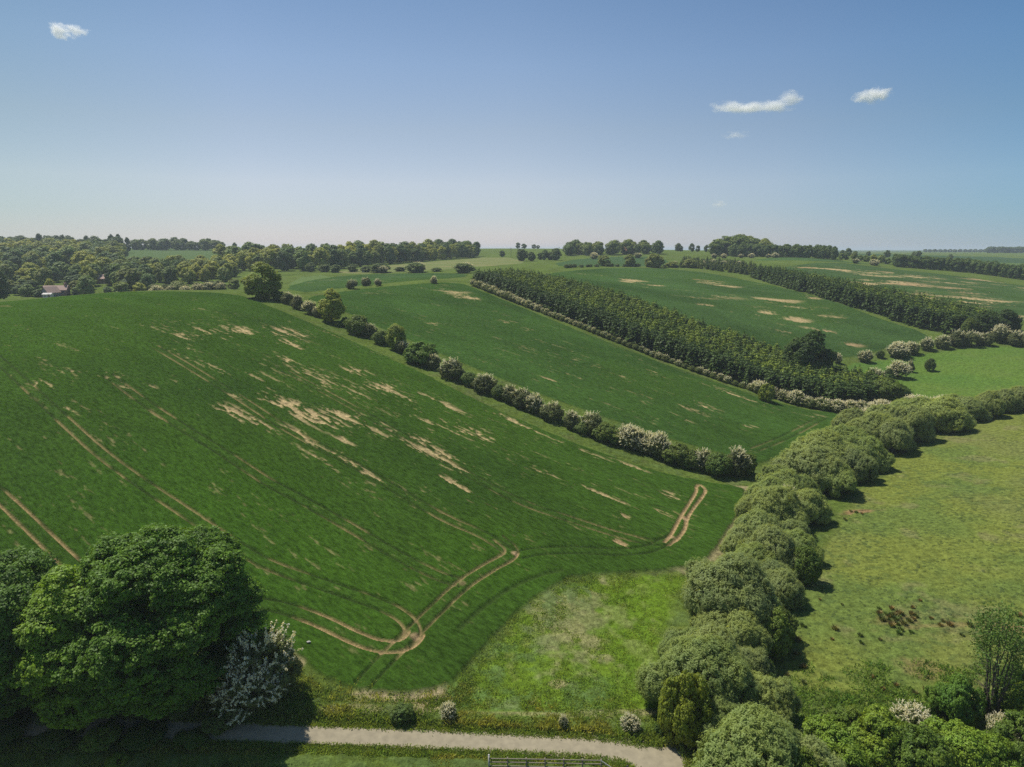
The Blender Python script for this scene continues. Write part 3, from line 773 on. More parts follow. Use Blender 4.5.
for k, (bx, by, s, lab) in enumerate([(120, 712, .5, 'dark bramble shrub under the middle of the tree canopy by the lane'), (60, 718, .55, 'dark bramble shrub by the lane under the left beech'),
                                     (180, 712, .42, 'dark bramble shrub at the trunk of the largest beech')]):
    p = gp(bx, by); plant('shrub', PR['shrub%d' % (k % 4)], p, lab, 'shrub', None, s=s, sxy=s * 1.3)

# ------------------------------------------------------------------ willows along the stream
WIL = [  # bearing and row of the foot, width and top row as sighted
    (706, 688, 70, 630), (742, 690, 64, 640), (748, 622, 62, 566), (716, 622, 56, 572), (770, 592, 48, 540), (752, 580, 54, 528), (742, 772, 70, 700), (716, 738, 66, 676), (740, 658, 70, 592), (780, 604, 50, 544), (757, 548, 54, 502), (790, 548, 42, 506), (768, 512, 50, 470), (800, 508, 46, 462), (828, 488, 44, 450), (856, 466, 48, 428), (838, 474, 48, 434), (880, 445, 44, 412),
    (752, 792, 122, 690), (806, 800, 90, 712), (700, 712, 108, 608), (764, 722, 70, 664), (728, 716, 70, 655), (712, 690, 90, 618), (730, 632, 112, 556), (724, 650, 66, 580), (757, 640, 60, 572), (690, 668, 60, 606),
    (768, 572, 66, 516), (742, 560, 50, 515), (796, 560, 44, 520), (775, 528, 62, 482), (752, 522, 40, 482), (806, 522, 46, 478), (785, 508, 54, 465), (812, 488, 72, 446), (776, 492, 40, 462), (833, 494, 46, 458), (822, 472, 76, 432),
    (850, 480, 46, 447), (842, 462, 64, 425), (866, 468, 46, 434), (870, 448, 56, 413), (892, 452, 46, 418), (852, 440, 50, 409), (884, 434, 52, 405), (908, 440, 50, 404), (918, 427, 56, 397), (930, 428, 34, 402), (942, 430, 56, 397), (905, 424, 46, 398),
    (966, 420, 42, 396), (952, 416, 36, 394), (988, 417, 36, 391), (1002, 412, 34, 389), (1018, 409, 36, 386), (1040, 405, 40, 384), (1062, 400, 40, 380)]
order = sorted(range(len(WIL)), key=lambda i: -WIL[i][1])
for n_, i in enumerate(order):
    bx, by, wpx, top = WIL[i]
    p = gp(bx, by); k = px_m(p)
    sx = wpx * k / 2 / 5.3; sz = min(max(span(p, top) / 7, .45 * sx), 1.1 * sx)
    plant('willow_bush', PR['willow%d' % (i % 5)], p, 'rounded grey-green willow bush, %s from the lane along the stream' % ORD[n_] if n_ < 32 else 'grey-green willow bush in the far half of the stream hedge', 'willow', 'willows lining the stream' if n_ < 32 else 'far willows of the stream hedge',
          s=sz, sxy=sx, tint=random.choice([(1, 1, 1), (1.06, 1.06, .92), (.95, .98, 1), (1.02, 1.06, .9), (.94, 1.0, .85)]))
SIDE = [(684, 742, 50, 670, 'shrub0', (2.0, 1.7, .9), 'yellow-green bush at the lane end, below the grey willows', None), (774, 655, 36, 608, 'bush1', (1.3, 1.25, .9), 'yellow-green bush tucked against the dark side of a grey willow', None),
        (804, 583, 28, 545, 'bush2', (1.0, 1.05, .8), 'dark green bush on the pasture side of the willows', None), (757, 566, 22, 548, 'haw0', (1, 1, 1), 'hawthorn with a white top wedged between two willow bushes', 3),
        (786, 520, 26, 488, 'haw1', (1, 1, 1), 'white-topped hawthorn among the willows near the crop corner', 3), (782, 640, 26, 610, 'bush0', (1, 1, .9), 'dark bush in the shade of the willows facing the pasture', None),
        (758, 690, 32, 655, 'bush3', (.9, 1, .85), 'dark bush under the willows above the rushy pasture', None)]
for bx, by, wpx, top, key, tint, lab, wh in SIDE:
    p = gp(bx, by); k = px_m(p); pr = PR[key]
    plant('hawthorn_bush' if 'haw' in key else 'bush', pr, p, lab, 'hawthorn' if 'haw' in key else 'bush', None, s=max(span(p, top) / pr['H'], .5), sxy=wpx * k / 2 / pr['R'], tint=tint, white=wh)
for n_, (bx, by, w_) in enumerate([(915, 412, 22), (931, 412, 20), (944, 412, 20), (880, 420, 24), (868, 424, 20)]):
    p = gp(bx, by); k = px_m(p)
    plant('hawthorn_bush', PR['haw%d' % (n_ % 4)], p, 'white hawthorn behind the willows below the bright meadow, %s along' % ORD[n_], 'hawthorn', None, s=max(.8, w_ * k / 2 / 2.9), sxy=w_ * k / 2 / 2.6, white=3)

# ------------------------------------------------------------------ the hedge between the two green fields
HEDGE = [  # foot bearing, foot row, width, top row, kind
    (263, 299, 37, 262, 'tree', (2.4, 2.05, 1.5)), (279, 301, 11, 289, 'bush', (1, 1, 1)), (288, 304, 13, 291, 'haw', 2), (298, 309, 13, 294, 'haw', 1), (310, 314, 14, 299, 'haw', 2), (318, 317, 11, 305, 'haw', 3),
    (332, 322, 27, 289, 'tree', (2.5, 2.0, 1.3)), (347, 327, 12, 315, 'bush', (1, 1, 1)), (358, 334, 24, 312, 'bush', (1.1, 1.1, .9)), (370, 337, 14, 321, 'haw', 2), (381, 344, 16, 328, 'bush', (1, 1, 1)),
    (397, 350, 20, 323, 'tree', (2.2, 1.9, 1.6)), (402, 353, 14, 339, 'haw', 1), (421, 364, 31, 338, 'bush', (1.0, 1.15, .75)), (434, 369, 15, 353, 'haw', 1), (452, 378, 26, 357, 'haw', 1), (469, 385, 16, 370, 'bush', (.95, 1, 1)),
    (484, 391, 25, 371, 'haw', 1), (499, 398, 16, 382, 'bush', (1, 1, 1)), (510, 402, 17, 384, 'haw', 1), (522, 407, 22, 386, 'haw', 2), (534, 412, 19, 391, 'haw', 3), (552, 420, 23, 401, 'haw', 2), (571, 428, 17, 410, 'haw', 3),
    (583, 433, 18, 420, 'bush', (1, 1, 1)), (592, 434, 24, 408, 'haw', 2), (604, 440, 24, 419, 'bush', (1.2, 1.15, .9)), (617, 444, 18, 425, 'bush', (1.1, 1.1, .9)), (630, 448, 22, 422, 'haw', 3), (644, 452, 20, 427, 'haw', 3),
    (658, 457, 21, 431, 'haw', 3), (676, 463, 27, 439, 'bush', (1.15, 1.1, .9)), (692, 468, 20, 446, 'bush', (1, 1, .9)), (701, 470, 20, 446, 'haw', 2), (717, 474, 29, 449, 'bush', (.9, .98, .85)), (736, 475, 22, 446, 'haw', 2), (747, 474, 20, 450, 'bush', (1.1, 1.1, .8))]
tree_lab = ['pale green round-headed tree, the tallest, on the crest end of the middle hedge', 'light green upright tree standing in the middle hedge below the crest', 'slim pale green tree in the middle hedge beside a round dark bush']
nt_h = 0
for n_, (bx, by, wpx, top, kind, x) in enumerate(HEDGE):
    p = gp(bx, by); k = px_m(p); o_ = ORD[len(HEDGE) - 1 - n_]
    if kind == 'tree':
        pr = PR['field_tree%d' % nt_h]
        plant('hedgerow_tree', pr, p, tree_lab[nt_h], 'tree', None, s=span(p, top) / 10, sxy=wpx * k / 2 / 4.2, tint=x); nt_h += 1
    elif kind == 'bush':
        pr = PR['bush%d' % (n_ % 4)]
        plant('hedge_bush', pr, p, 'green bush in the middle hedge, %s plant from its lower end by the willows' % o_, 'bush', 'bushes of the middle hedge', s=span(p, top) / 4 * .88, sxy=wpx * k / 2 / 2.6 * 1.05, rz=None, tint=tuple(c * 1.15 for c in x))
    else:
        pr = PR['haw%d' % (n_ % 4)]
        plant('hawthorn_bush', pr, p, 'white-flowered hawthorn in the middle hedge, %s plant from its lower end by the willows' % o_, 'hawthorn', 'bushes of the middle hedge', s=span(p, top) / 4.5 * .88, sxy=wpx * k / 2 / 2.7 * 1.05, white=x if bx > 620 or x == 1 else x - 1 if bx > 500 else random.choice([1, 1, 2]))

# ------------------------------------------------------------------ scattered hawthorns round the bright meadow
SCAT = [(837, 363, 9, 353, 'haw', 3), (865, 362, 14, 350, 'haw', 2), (880, 358, 8, 350, 'bush', 0), (898, 357, 20, 343, 'haw', 3), (912, 354, 15, 342, 'haw', 2), (927, 350, 13, 337, 'haw', 2), (942, 348, 15, 336, 'haw', 2), (956, 346, 18, 331, 'haw', 1),
        (969, 346, 18, 331, 'haw', 1), (983, 345, 18, 332, 'haw', 1), (1000, 342, 19, 326, 'haw', 2), (1016, 346, 17, 332, 'haw', 2), (1030, 348, 18, 333, 'haw', 1), (1048, 350, 18, 334, 'haw', 2),
        (898, 378, 19, 362, 'haw', 3), (910, 372, 8, 361, 'haw', 1), (930, 371, 10, 358, 'bush', 0), (875, 382, 16, 368, 'haw', 2), (888, 380, 10, 368, 'bush', 0)]
for n_, (bx, by, wpx, top, kind, x) in enumerate(SCAT):
    p = gp(bx, by); k = px_m(p); pr = PR['%s%d' % (kind, n_ % 4)]
    if kind == 'haw': lab = 'white-flowered hawthorn standing on the edge of the bright meadow, %s from the left' % ORD[n_]
    else: lab = ['small round green bush between hawthorns on the bright meadow edge', 'lone dark bush out on the bright meadow grass', 'small dark bush at the end of the plantation by the meadow'][[2, 16, 18].index(n_)]
    plant('hawthorn_bush' if kind == 'haw' else 'bush', pr, p, lab, 'hawthorn' if kind == 'haw' else 'bush', 'bushes round the bright meadow', s=span(p, top) / pr['H'], sxy=wpx * k / 2 / pr['R'], white=x if kind == 'haw' else None, tint=(1, 1, 1) if kind == 'haw' else (.8, .85, .8))

# ------------------------------------------------------------------ plantations of young conifers
def inside(P, x, y):
    ins = False; n = len(P)
    for i in range(n):
        a, b = P[i], P[(i + 1) % n]
        if (a[1] > y) != (b[1] > y) and x < (b[0] - a[0]) * (y - a[1]) / (b[1] - a[1]) + a[0]: ins = not ins
    return ins

def fill(P, step, seed):
    r = np.random.default_rng(seed); out = []
    ang = math.atan2(*(P[1] - P[0])[::-1]); ca, sa = math.cos(ang), math.sin(ang)
    c0 = P.mean(0)
    for a in np.arange(-320, 320, step):
        for b in np.arange(-90, 90, step):
            aa, bb = a + r.uniform(-.3, .3) * step, b + r.uniform(-.3, .3) * step
            x, y = c0[0] + aa * ca - bb * sa, c0[1] + aa * sa + bb * ca
            if inside(P, x, y): out.append((x, y))
    return out

S1F = [(474, 284), (520, 302), (560, 317), (640, 349), (720, 377), (800, 401), (850, 410), (878, 406)]
S1 = world_line(S1F + [(893, 394), (862, 386), (830, 377), (780, 360), (700, 334), (600, 297), (540, 283), (506, 279)], 0, True)
S2F = [(753, 277), (800, 291), (850, 306), (900, 321), (950, 334), (1004, 335)]
S2 = world_line(S2F + [(1018, 331), (988, 323), (930, 310), (880, 300), (820, 287), (780, 278)], 0, True)
front1 = world_line(S1F, 0); front2 = world_line(S2F, 0)
spots_ = []
for P, fr, step, hh, who in ((S1, front1, 2.5, 7.0, 0), (S2, front2, 2.8, 8.6, 1)):
    for (x, y) in fill(P, step, 31 + who):
        d = float(line_dist(np.array([x]), np.array([y]), fr, 60)[0][0])
        spots_.append((math.hypot(x, y) + min(d, 40) * 1.2 + (40 if who else 0), x, y, d, hh, who))
spots_.sort()
rr_ = random.Random(5)
rest = []
DARK, PALEG = (.66, .78, .56), (2.0, 1.85, .95)
for n_, (rank, x, y, d, hh, who) in enumerate(spots_):
    ridge = d < 9 if who == 0 else d < 6
    if ridge: tint = DARK; h = hh * rr_.uniform(.88, 1.04)  # front rows: darker spruce tone, with backlit shade put into the tint
    else:
        tint = PALEG if rr_.random() < (.5 if who == 0 else .3) else (1.0, 1.1, .8); h = hh * rr_.uniform(.76, .98)
    pr = PR['conifer%d' % (n_ % 5)]; z = float(height(x, y))
    if n_ < 300:
        lab = ('dark green young conifer in the near plantation strip' if ridge else 'yellow-green young conifer inside the near plantation strip') if who == 0 else ('dark conifer in the edge row of the far plantation strip' if ridge else 'green conifer inside the far plantation strip')
        plant('conifer_tree', pr, (x, y, z), lab, 'conifer', ('near' if who == 0 else 'far') + (' plantation, dark edge trees' if ridge else ' plantation, inner trees'), s=h / 7, sxy=h / 7 * 1.32 * rr_.uniform(.9, 1.2), tint=tint)
    else:
        rest.append((x, y, z, h / 7, rr_.uniform(0, 6.28), tint, n_ % 5))

def merged(name, rows, mat_src, label_kind='stuff'):
    """one mesh of many copies, for the trees past the first three hundred; the tint of each goes into a face colour"""
    base = {}
    Vs, Cs = [], []
    for (x, y, z, s, a, tint, key) in rows:
        if key not in base:
            me = PR[key]['crown']; v = np.empty(len(me.vertices) * 3, np.float32); me.vertices.foreach_get('co', v); base[key] = v.reshape(-1, 3)
        v = base[key] * (s if np.isscalar(s) else np.asarray(s)); ca, sa = math.cos(a), math.sin(a)
        Vs.append(np.stack([v[:, 0] * ca - v[:, 1] * sa + x, v[:, 0] * sa + v[:, 1] * ca + y, v[:, 2] + z - .1], 1))
        Cs.append(np.broadcast_to(np.array([*tint, 1.0], np.float32), (len(v), 4)))
    V = np.vstack(Vs); C = np.vstack(Cs)
    m2 = mat_src.copy(); m2.name = name
    n, l = m2.node_tree.nodes, m2.node_tree.links
    for k in [k for k in l if k.from_node.type == 'OBJECT_INFO']:
        to = k.to_socket; l.remove(k); an = n.new('ShaderNodeAttribute'); an.attribute_name = 'kind_tint'; l.new(an.outputs['Color'], to)
    me = mesh_np(name, V, quads_of(V), m2)
    a = me.attributes.new('kind_tint', 'FLOAT_COLOR', 'POINT'); a.data.foreach_set('color', C.astype(np.float32).ravel())
    o = bpy.data.objects.new(name, me); col.objects.link(o); o['kind'] = label_kind
    return o
merged('conifer_plantation', [(x, y, z, (s * 1.35, s * 1.35, s), a, t, 'conifer%d' % k) for (x, y, z, s, a, t, k) in rest], M['needle'])

# larger dark round trees and bushes at the ends of the plantations
END = [(812, 378, 40, 331, 'field_tree0', (.55, .68, .6), 'dark round-headed tree at the meadow end of the near plantation'), (795, 376, 26, 338, 'field_tree1', (.7, .8, .65), 'dark tree behind the round-headed tree of the near plantation'),
       (884, 402, 34, 378, 'bush0', (1.2, 1.2, .8), 'light green bush at the lower tip of the near plantation'), (868, 392, 26, 372, 'bush1', (.8, .9, .7), 'mid green bush near the lower tip of the near plantation'), (898, 400, 22, 384, 'bush2', (.9, 1, .8), 'small green bush below the tip of the near plantation'),
       (984, 337, 26, 311, 'field_tree2', (.6, .7, .62), 'dark tree at the right end of the far plantation strip'), (1004, 335, 26, 309, 'field_tree0', (.6, .7, .62), 'last dark tree on the right end of the far plantation'), (968, 337, 14, 318, 'field_tree1', (1.2, 1.15, .8), 'yellowish small tree before the dark end of the far plantation'),
       (766, 402, 15, 383, 'bush1', (1.7, 1.5, .9), 'bright yellow-green bush in front of the near plantation')]
for bx, by, wpx, top, key, tint, lab in END:
    p = gp(bx, by); k = px_m(p); pr = PR[key]; t = 'tree' in key
    plant('dark_tree' if t else 'bush', pr, p, lab, 'tree' if t else 'bush', None, s=span(p, top) / pr['H'], sxy=wpx * k / 2 / pr['R'], tint=tint)
# hawthorn hedge along the foot of the near plantation
hl = world_line([(474, 286), (520, 304.5), (560, 320), (640, 352), (720, 380.5), (800, 405.5), (845, 413.5), (880, 411)], 1)
seg = np.hypot(*np.diff(hl, axis=0).T); cum = np.concatenate([[0], np.cumsum(seg)]); t = 0.0; n_ = 0
while t < cum[-1]:
    i = min(np.searchsorted(cum, t, 'right') - 1, len(seg) - 1); q = hl[i] + (hl[i + 1] - hl[i]) * (t - cum[i]) / seg[i]
    f = t / cum[-1]; big = 1.0 if f > .8 else (.85 if f < .3 else .6)
    p = on_ground(q[0], q[1]); s = big * random.uniform(.62, .82)
    plant('hawthorn_bush', PR['haw%d' % (n_ % 4)], p, 'white-flowered hawthorn in the low hedge along the foot of the near plantation', 'hawthorn', 'hawthorn hedge along the plantation', s=s, sxy=s * 1.1, white=(random.choice([3, 3, 2]) if f > .8 else random.choice([1, 2, 2]) if f < .4 else random.choice([0, 1, 1, 2])), tint=(1.1, 1.15, .85))
    t += 3.1 * big + .5; n_ += 1
# ------------------------------------------------------------------ the far woods, hedges and ridge lines
woods = []       # (x, y, z, height, width, tint, key, label, group)
def wtree(x, y, h, w, tint, lab, grp):
    woods.append((math.hypot(x, y), x, y, float(height(x, y)), h, w, tint, lab, grp))

GREENS = [(1.1, 1.25, 1.0), (1.35, 1.3, 1.0), (1.9, 1.7, 1.05), (.75, .95, .9), (2.3, 1.95, 1.1), (.65, .85, .8), (1.5, 1.5, 1.3)]
r5 = random.Random(11)
def scatter(px0, px1, Y0, Y1, step, h, lab, grp, tints=GREENS, wide=.8, keep=1.0, shape=None):
    """trees at random in a block of ground between two bearings and two distances, none nearer together than step"""
    got = []; tries = 0
    n = int((px1 - px0) / FPX * (Y0 + Y1) / 2 * (Y1 - Y0) / step ** 2 * 3.5)
    for _ in range(n):
        px = r5.uniform(px0, px1); Y = r5.uniform(Y0, Y1)
        if shape and not shape(px, Y): continue
        p = at(px, Y)
        if all((p.x - a) ** 2 + (p.y - b) ** 2 > step * step for a, b in got):
            got.append((p.x, p.y)); hh = (h(px, Y) if callable(h) else h) * r5.uniform(.78, 1.15)
            wtree(p.x, p.y, hh, hh * wide * r5.uniform(1.0, 1.4), r5.choice(tints), lab, grp)

def row(pts, step, h, lab, grp, tints=GREENS, wide=.8, jit=1.5, gap=0.0):
    lo, hi = (.92, 1.06) if step < 4 else (.8, 1.15)
    """a line of trees through points given by bearing and distance"""
    P = [at(*p) for p in pts]
    for a, b in zip(P[:-1], P[1:]):
        L = math.hypot(b.x - a.x, b.y - a.y); n = max(1, int(L / step))
        for i in range(n):
            if r5.random() < gap: continue
            f = (i + r5.uniform(-.25, .25)) / n; hh = h * r5.uniform(lo, hi)
            wtree(a.x + (b.x - a.x) * f + r5.uniform(-jit, jit), a.y + (b.y - a.y) * f + r5.uniform(-jit, jit), hh, hh * wide * r5.uniform(.95, 1.4), r5.choice(tints), lab, grp)

LW = 'woodland tree on the hillside behind the cottages at the far left'
def lw_h(px, Y):
    return 9.5 if px > 118 else 13 if Y > 430 else 11
scatter(-90, 122, 375, 660, 11.5, lw_h, LW, 'wood behind the cottages')
scatter(118, 235, 385, 470, 8.5, 9.5, 'small woodland tree below the sloping pasture on the left', 'trees below the sloping pasture')
scatter(-90, 120, 660, 740, 11, 14, LW, 'wood behind the cottages', tints=[(.6, .75, .7), (.7, .85, .75)])
scatter(-70, 150, 345, 385, 8.5, 6.5, 'low tree in the thickets round the cottages', 'thickets round the cottages', wide=1.0, shape=lambda px, Y: not (38 < px < 76 or 90 < px < 118))
row([(228, 470), (262, 455), (300, 452), (345, 480), (400, 540), (440, 590), (478, 640)], 7.5, 12.5, 'woodland tree on the edge of the long wood behind the green fields', 'long wood behind the green fields', wide=.75)
row([(228, 500), (300, 475), (345, 505), (400, 565), (440, 615), (478, 665)], 8, 14, 'woodland tree inside the long wood behind the green fields', 'long wood behind the green fields', wide=.75)
row([(225, 540), (300, 520), (350, 545), (400, 600), (440, 650), (474, 690)], 9, 15, 'woodland tree inside the long wood behind the green fields', 'long wood behind the green fields', wide=.75)
row([(136, 790), (160, 785), (228, 785)], 8.5, 12, 'skyline tree in the short row above the sloping pasture', 'skyline row above the sloping pasture', wide=.85, tints=[(.9, 1.05, .9), (1.2, 1.25, 1.0)])
row([(140, 806), (228, 800)], 10, 12.5, 'skyline tree in the short row above the sloping pasture', 'skyline row above the sloping pasture', wide=.85, tints=[(.9, 1.05, .9), (1.2, 1.25, 1.0)])
p = at(235, 785); wtree(p.x, p.y, 9, 6, (.7, .8, .7), 'lone dark tree standing on the skyline right of the tree row', None)
for bx, Y, h in ((40, 690, 19), (48, 690, 17), (64, 700, 17), (88, 700, 17), (96, 690, 15), (112, 700, 18), (120, 700, 18), (128, 690, 16)):
    p = at(bx, Y); wtree(p.x, p.y, h, h * .42, (.55, .7, .65), 'tall dark pointed tree rising from the skyline of the left wood', 'pointed trees on the left skyline')
scatter(568, 662, 640, 690, 10, 12, 'tree in the round copse on the skyline near the middle', 'copse on the middle skyline', wide=.85, tints=[(.9, 1.05, .9), (1.2, 1.25, 1.0), (1.6, 1.5, 1.0)])
row([(676, 740), (712, 720)], 7, 8, 'small skyline tree between the two copses', 'small skyline trees', wide=.7, tints=[(.7, .8, .75)])
scatter(714, 768, 620, 670, 8.5, lambda px, Y: 17 - abs(px - 738) * .16, 'tree in the hilltop clump on the right skyline', 'hilltop clump on the right', wide=.9, tints=[(1.1, 1.2, .9), (1.6, 1.5, .95), (.85, 1, .8)])
row([(732, 610), (770, 595), (800, 580), (838, 560)], 3.4, 10.5, 'dark tree of the straight belt below the hilltop clump', 'straight belt below the hilltop clump', wide=.6, jit=1, tints=[(.7, .88, .75), (.85, 1.0, .82)])
row([(736, 618), (770, 604), (800, 589), (838, 569)], 3.8, 10.5, 'dark tree of the straight belt below the hilltop clump', 'straight belt below the hilltop clump', wide=.6, jit=1, tints=[(.7, .88, .75), (.85, 1.0, .82), (1.2, 1.15, .85)])
row([(897, 528), (930, 520), (972, 505), (1024, 478), (1090, 455)], 3.4, 9.5, 'dark tree of the dense belt on the far right', 'dense belt on the far right', wide=.7, jit=1, tints=[(.7, .88, .75), (.85, 1.0, .82)])
row([(897, 536), (930, 529), (972, 514), (1024, 487), (1090, 464)], 3.8, 9.5, 'dark tree of the dense belt on the far right', 'dense belt on the far right', wide=.7, jit=1, tints=[(.7, .88, .75), (.85, 1.0, .82)])
row([(842, 575), (860, 565), (895, 545)], 4.5, 6, 'hedge tree joining the two dark belts on the right', 'hedge joining the right belts', wide=.85)
for bx, Y, h in ((887, 740, 8), (914, 760, 8), (918, 740, 9), (868, 760, 6), (950, 800, 7), (842, 700, 6), (848, 690, 8), (855, 690, 6)):
    p = at(bx, Y); wtree(p.x, p.y, h, h * .9, (.8, .9, .8), 'small tree dotted on the right skyline beyond the dark belt', 'dotted trees on the right skyline')
for bx, Y, h, w_ in ((522, 545, 10, 10), (531, 540, 7, 8), (545, 560, 8, 7), (550, 560, 7, 7), (556, 555, 10, 9), (540, 565, 6, 6), (518, 1000, 9, 8), (524, 1000, 7, 9), (534, 1000, 6, 8), (538, 1000, 5, 6), (502, 640, 6, 6)):
    p = at(bx, Y); wtree(p.x, p.y, h, w_, (.75, .88, .8), 'round tree near the middle skyline behind the plantation head', 'trees behind the plantation head')
for bx, Y, h, w_ in ((604, 470, 7.5, 10), (629, 470, 8, 9), (655, 465, 9.5, 12), (648, 468, 7, 6), (690, 470, 6, 10), (672, 470, 4, 10)):
    p = at(bx, Y); wtree(p.x, p.y, h, w_, (1.6, 1.5, 1.2), 'light green tree in the thin hedge behind the far field', 'trees in the hedge behind the far field')
row([(566, 445), (600, 462), (640, 470), (690, 468)], 4, 2.2, 'low bush in the thin hedge behind the far field', 'low hedge behind the far field', wide=1.5, tints=[(.8, .9, .8)])
for bx, Y, h, w_ in ((380, 432, 5.5, 14), (416, 425, 6, 14), (464, 405, 6, 13), (353, 440, 5, 8), (366, 436, 4, 7), (400, 440, 3, 8), (437, 430, 2.5, 8), (335, 436, 5, 8), (324, 440, 5, 9), (311, 442, 6, 7)):
    p = at(bx, Y); wtree(p.x, p.y, h, w_, (.95, 1.05, .95), 'broad green bush in the hedge below the pale meadow', 'hedge below the pale meadow')
row([(156, 350), (185, 345), (240, 335)], 5, 5.5, 'bush of the hedge just over the crest of the near field', 'hedge over the near crest', wide=1.1, tints=[(1, 1, .9), (1.2, 1.15, 1.1), (1.35, 1.3, 1.2)])
p = at(-8, 300); wtree(p.x, p.y, 15, 15, (.5, .62, .58), 'dark round tree on the crest at the left edge', None)
for bx, Y, h, w_ in ((28, 340, 6, 7), (20, 345, 5, 7), (38, 338, 4, 6), (72, 372, 7, 8), (78, 350, 4, 6), (88, 345, 10, 10), (90, 380, 11, 9), (108, 350, 4, 5), (126, 372, 11, 10), (135, 368, 11, 9), (118, 385, 12, 10), (148, 360, 9, 8)):
    p = at(bx, Y); wtree(p.x, p.y, h, w_, r5.choice(GREENS[:4]), 'garden tree beside the cottages below the wood', 'trees round the cottages')
p = at(51, 352); wtree(p.x, p.y, 7.5, 5, (2.2, 1.9, .9), 'small bright yellow-green tree beside the cottage', None)
# faint woods on the horizon
for bx, Y, h in [(b, 1500 + r5.uniform(0, 60), 14) for b in range(990, 1090, 4)] + [(b, 1900, 9) for b in range(925, 990, 5)] + [(b, 1150 + r5.uniform(0, 50), 3) for b in range(240, 330, 5)]:
    p = at(bx, Y); wtree(p.x, p.y, h, h * 1.5, (.7, .85, .75), 'distant', 'horizon')
woods.sort()
far_rest = []; kept = 0
for n_, (d, x, y, z, h, w_, tint, lab, grp) in enumerate(woods):
    key = 'wood%d' % (n_ % 5); pr = PR[key]
    if kept < 298 and grp != 'horizon' or grp is None:
        kept += 1
        plant('woodland_tree', pr, (x, y, z), lab, 'tree', grp, s=h / 14, sxy=w_ / 2 / pr['R'], tint=tint)
    else:
        far_rest.append((x, y, z, (w_ / 2 / pr['R'], w_ / 2 / pr['R'], h / 14), r5.uniform(0, 6.28), tint, key))
print('WOODS', len(woods), 'kept', kept, 'conifers', len(spots_))
merged('distant_woodland', far_rest, M['wood'])

# a lower plantation and pale hawthorns between the copses
CONLOW = world_line([(680, 267), (750, 275.5), (757, 268), (720, 262), (684, 259)], 0, True)
low = [(x, y, float(height(x, y)), (.75, .75, .55 * r5.uniform(.8, 1.2)), r5.uniform(0, 6), r5.choice([(1.7, 1.5, .9), (1, 1, .8), (.7, .85, .7)]), 'conifer%d' % r5.randrange(5)) for (x, y) in fill(CONLOW, 4.2, 77)]
merged('young_plantation', low, M['needle'])
HF = [(352, 289, 12, 279.5, 1, 'hawthorn with a pale left side on the lower edge of the back field'), (366, 286, 10, 277, 1, 'small dark hawthorn beside the pale-sided one on the back field edge'), (378, 286, 8, 279, 2, 'smallest of three hawthorns at the edge of the back field'),
      (434, 284, 7, 276.5, 3, 'lone white hawthorn on the grass strip between middle and back field'), (383, 273, 10, 266, 2, 'pale hawthorn in front of a broad bush below the pale meadow'), (419, 272, 14, 262, 2, 'wide hawthorn before the middle bush below the pale meadow'), (467, 271, 12, 263, 2, 'pale hawthorn at the plantation head'),
      (594, 259, 8, 253, 3, 'white hawthorn on the grassy rise under the middle copse'), (638, 258, 8, 253, 2, 'pinkish-white hawthorn on the grassy rise near the hedge trees')]
for n_, (bx, by, wpx, top, wh, lab) in enumerate(HF):
    p = gp(bx, by); k = px_m(p); pr = PR['haw%d' % (n_ % 4)]
    plant('hawthorn_bush', pr, p, lab, 'hawthorn', None, s=max(span(p, top), 2) / 4.5, sxy=wpx * k / 2 / 2.7, white=wh)
n_ = 0
for pts, step, hh, lab, grp in (([(676, 505), (715, 500), (748, 492)], 7, 3.2, 'pale hawthorn in front of the young plantation on the rise', 'hawthorns before the young plantation'),
                                ([(712, 600), (740, 592), (790, 570)], 9, 3.4, 'pale hawthorn at the foot of the hilltop clump', 'hawthorns below the hilltop clump'),
                                ([(858, 530), (874, 524), (892, 520)], 8, 4.2, 'white hawthorn at the start of the dense right belt', 'hawthorns beside the dense right belt'),
                                ([(160, 344), (198, 338), (238, 330)], 7, 4, 'pale flowering hawthorn just over the crest of the near field', 'hawthorns over the near crest')):
    P = [at(*q) for q in pts]
    for a, b in zip(P[:-1], P[1:]):
        m = max(1, int((b - a).length / step))
        for i in range(m):
            f = (i + r5.uniform(-.3, .3)) / m; x, y = a.x + (b.x - a.x) * f, a.y + (b.y - a.y) * f
            s = hh / 4.5 * r5.uniform(.8, 1.2)
            plant('hawthorn_bush', PR['haw%d' % (n_ % 4)], on_ground(x, y), lab, 'hawthorn', grp, s=s, sxy=s * 1.2, white=r5.choice([2, 3])); n_ += 1
# ------------------------------------------------------------------ the lane
def ground_lift(x, y):
    """the built surface of the ground sheet near the lane, from the nearest vertices"""
    return float(height(x, y))
lane_m = plain_material('lane_surface', (.28, .24, .155), .9, .35, 1.2)
L = LANE_C; tn = np.gradient(L, axis=0); tn = tn / np.linalg.norm(tn, axis=1)[:, None]; nm_ = np.stack([-tn[:, 1], tn[:, 0]], 1)
seg = np.hypot(*np.diff(L, axis=0).T); cum = np.concatenate([[0], np.cumsum(seg)]); tt = np.arange(0, cum[-1], .3)
LX = np.interp(tt, cum, L[:, 0]); LY = np.interp(tt, cum, L[:, 1]); NX = np.interp(tt, cum, nm_[:, 0]); NY = np.interp(tt, cum, nm_[:, 1])
V = []; cols = 9
wbase = np.interp(tt / tt[-1], [0, .55, .8, 1], [1.05, 1.1, 1.4, 1.6])
wl_ = wbase + .35 * (vnoise(tt / 1.3, tt * 0, 3) - .5) + .25 * (vnoise(tt / .4, tt * 0 + 5, 4) - .5); wr_ = wbase + .35 * (vnoise(tt / 1.3, tt * 0, 5) - .5) + .25 * (vnoise(tt / .4, tt * 0 + 9, 6) - .5)
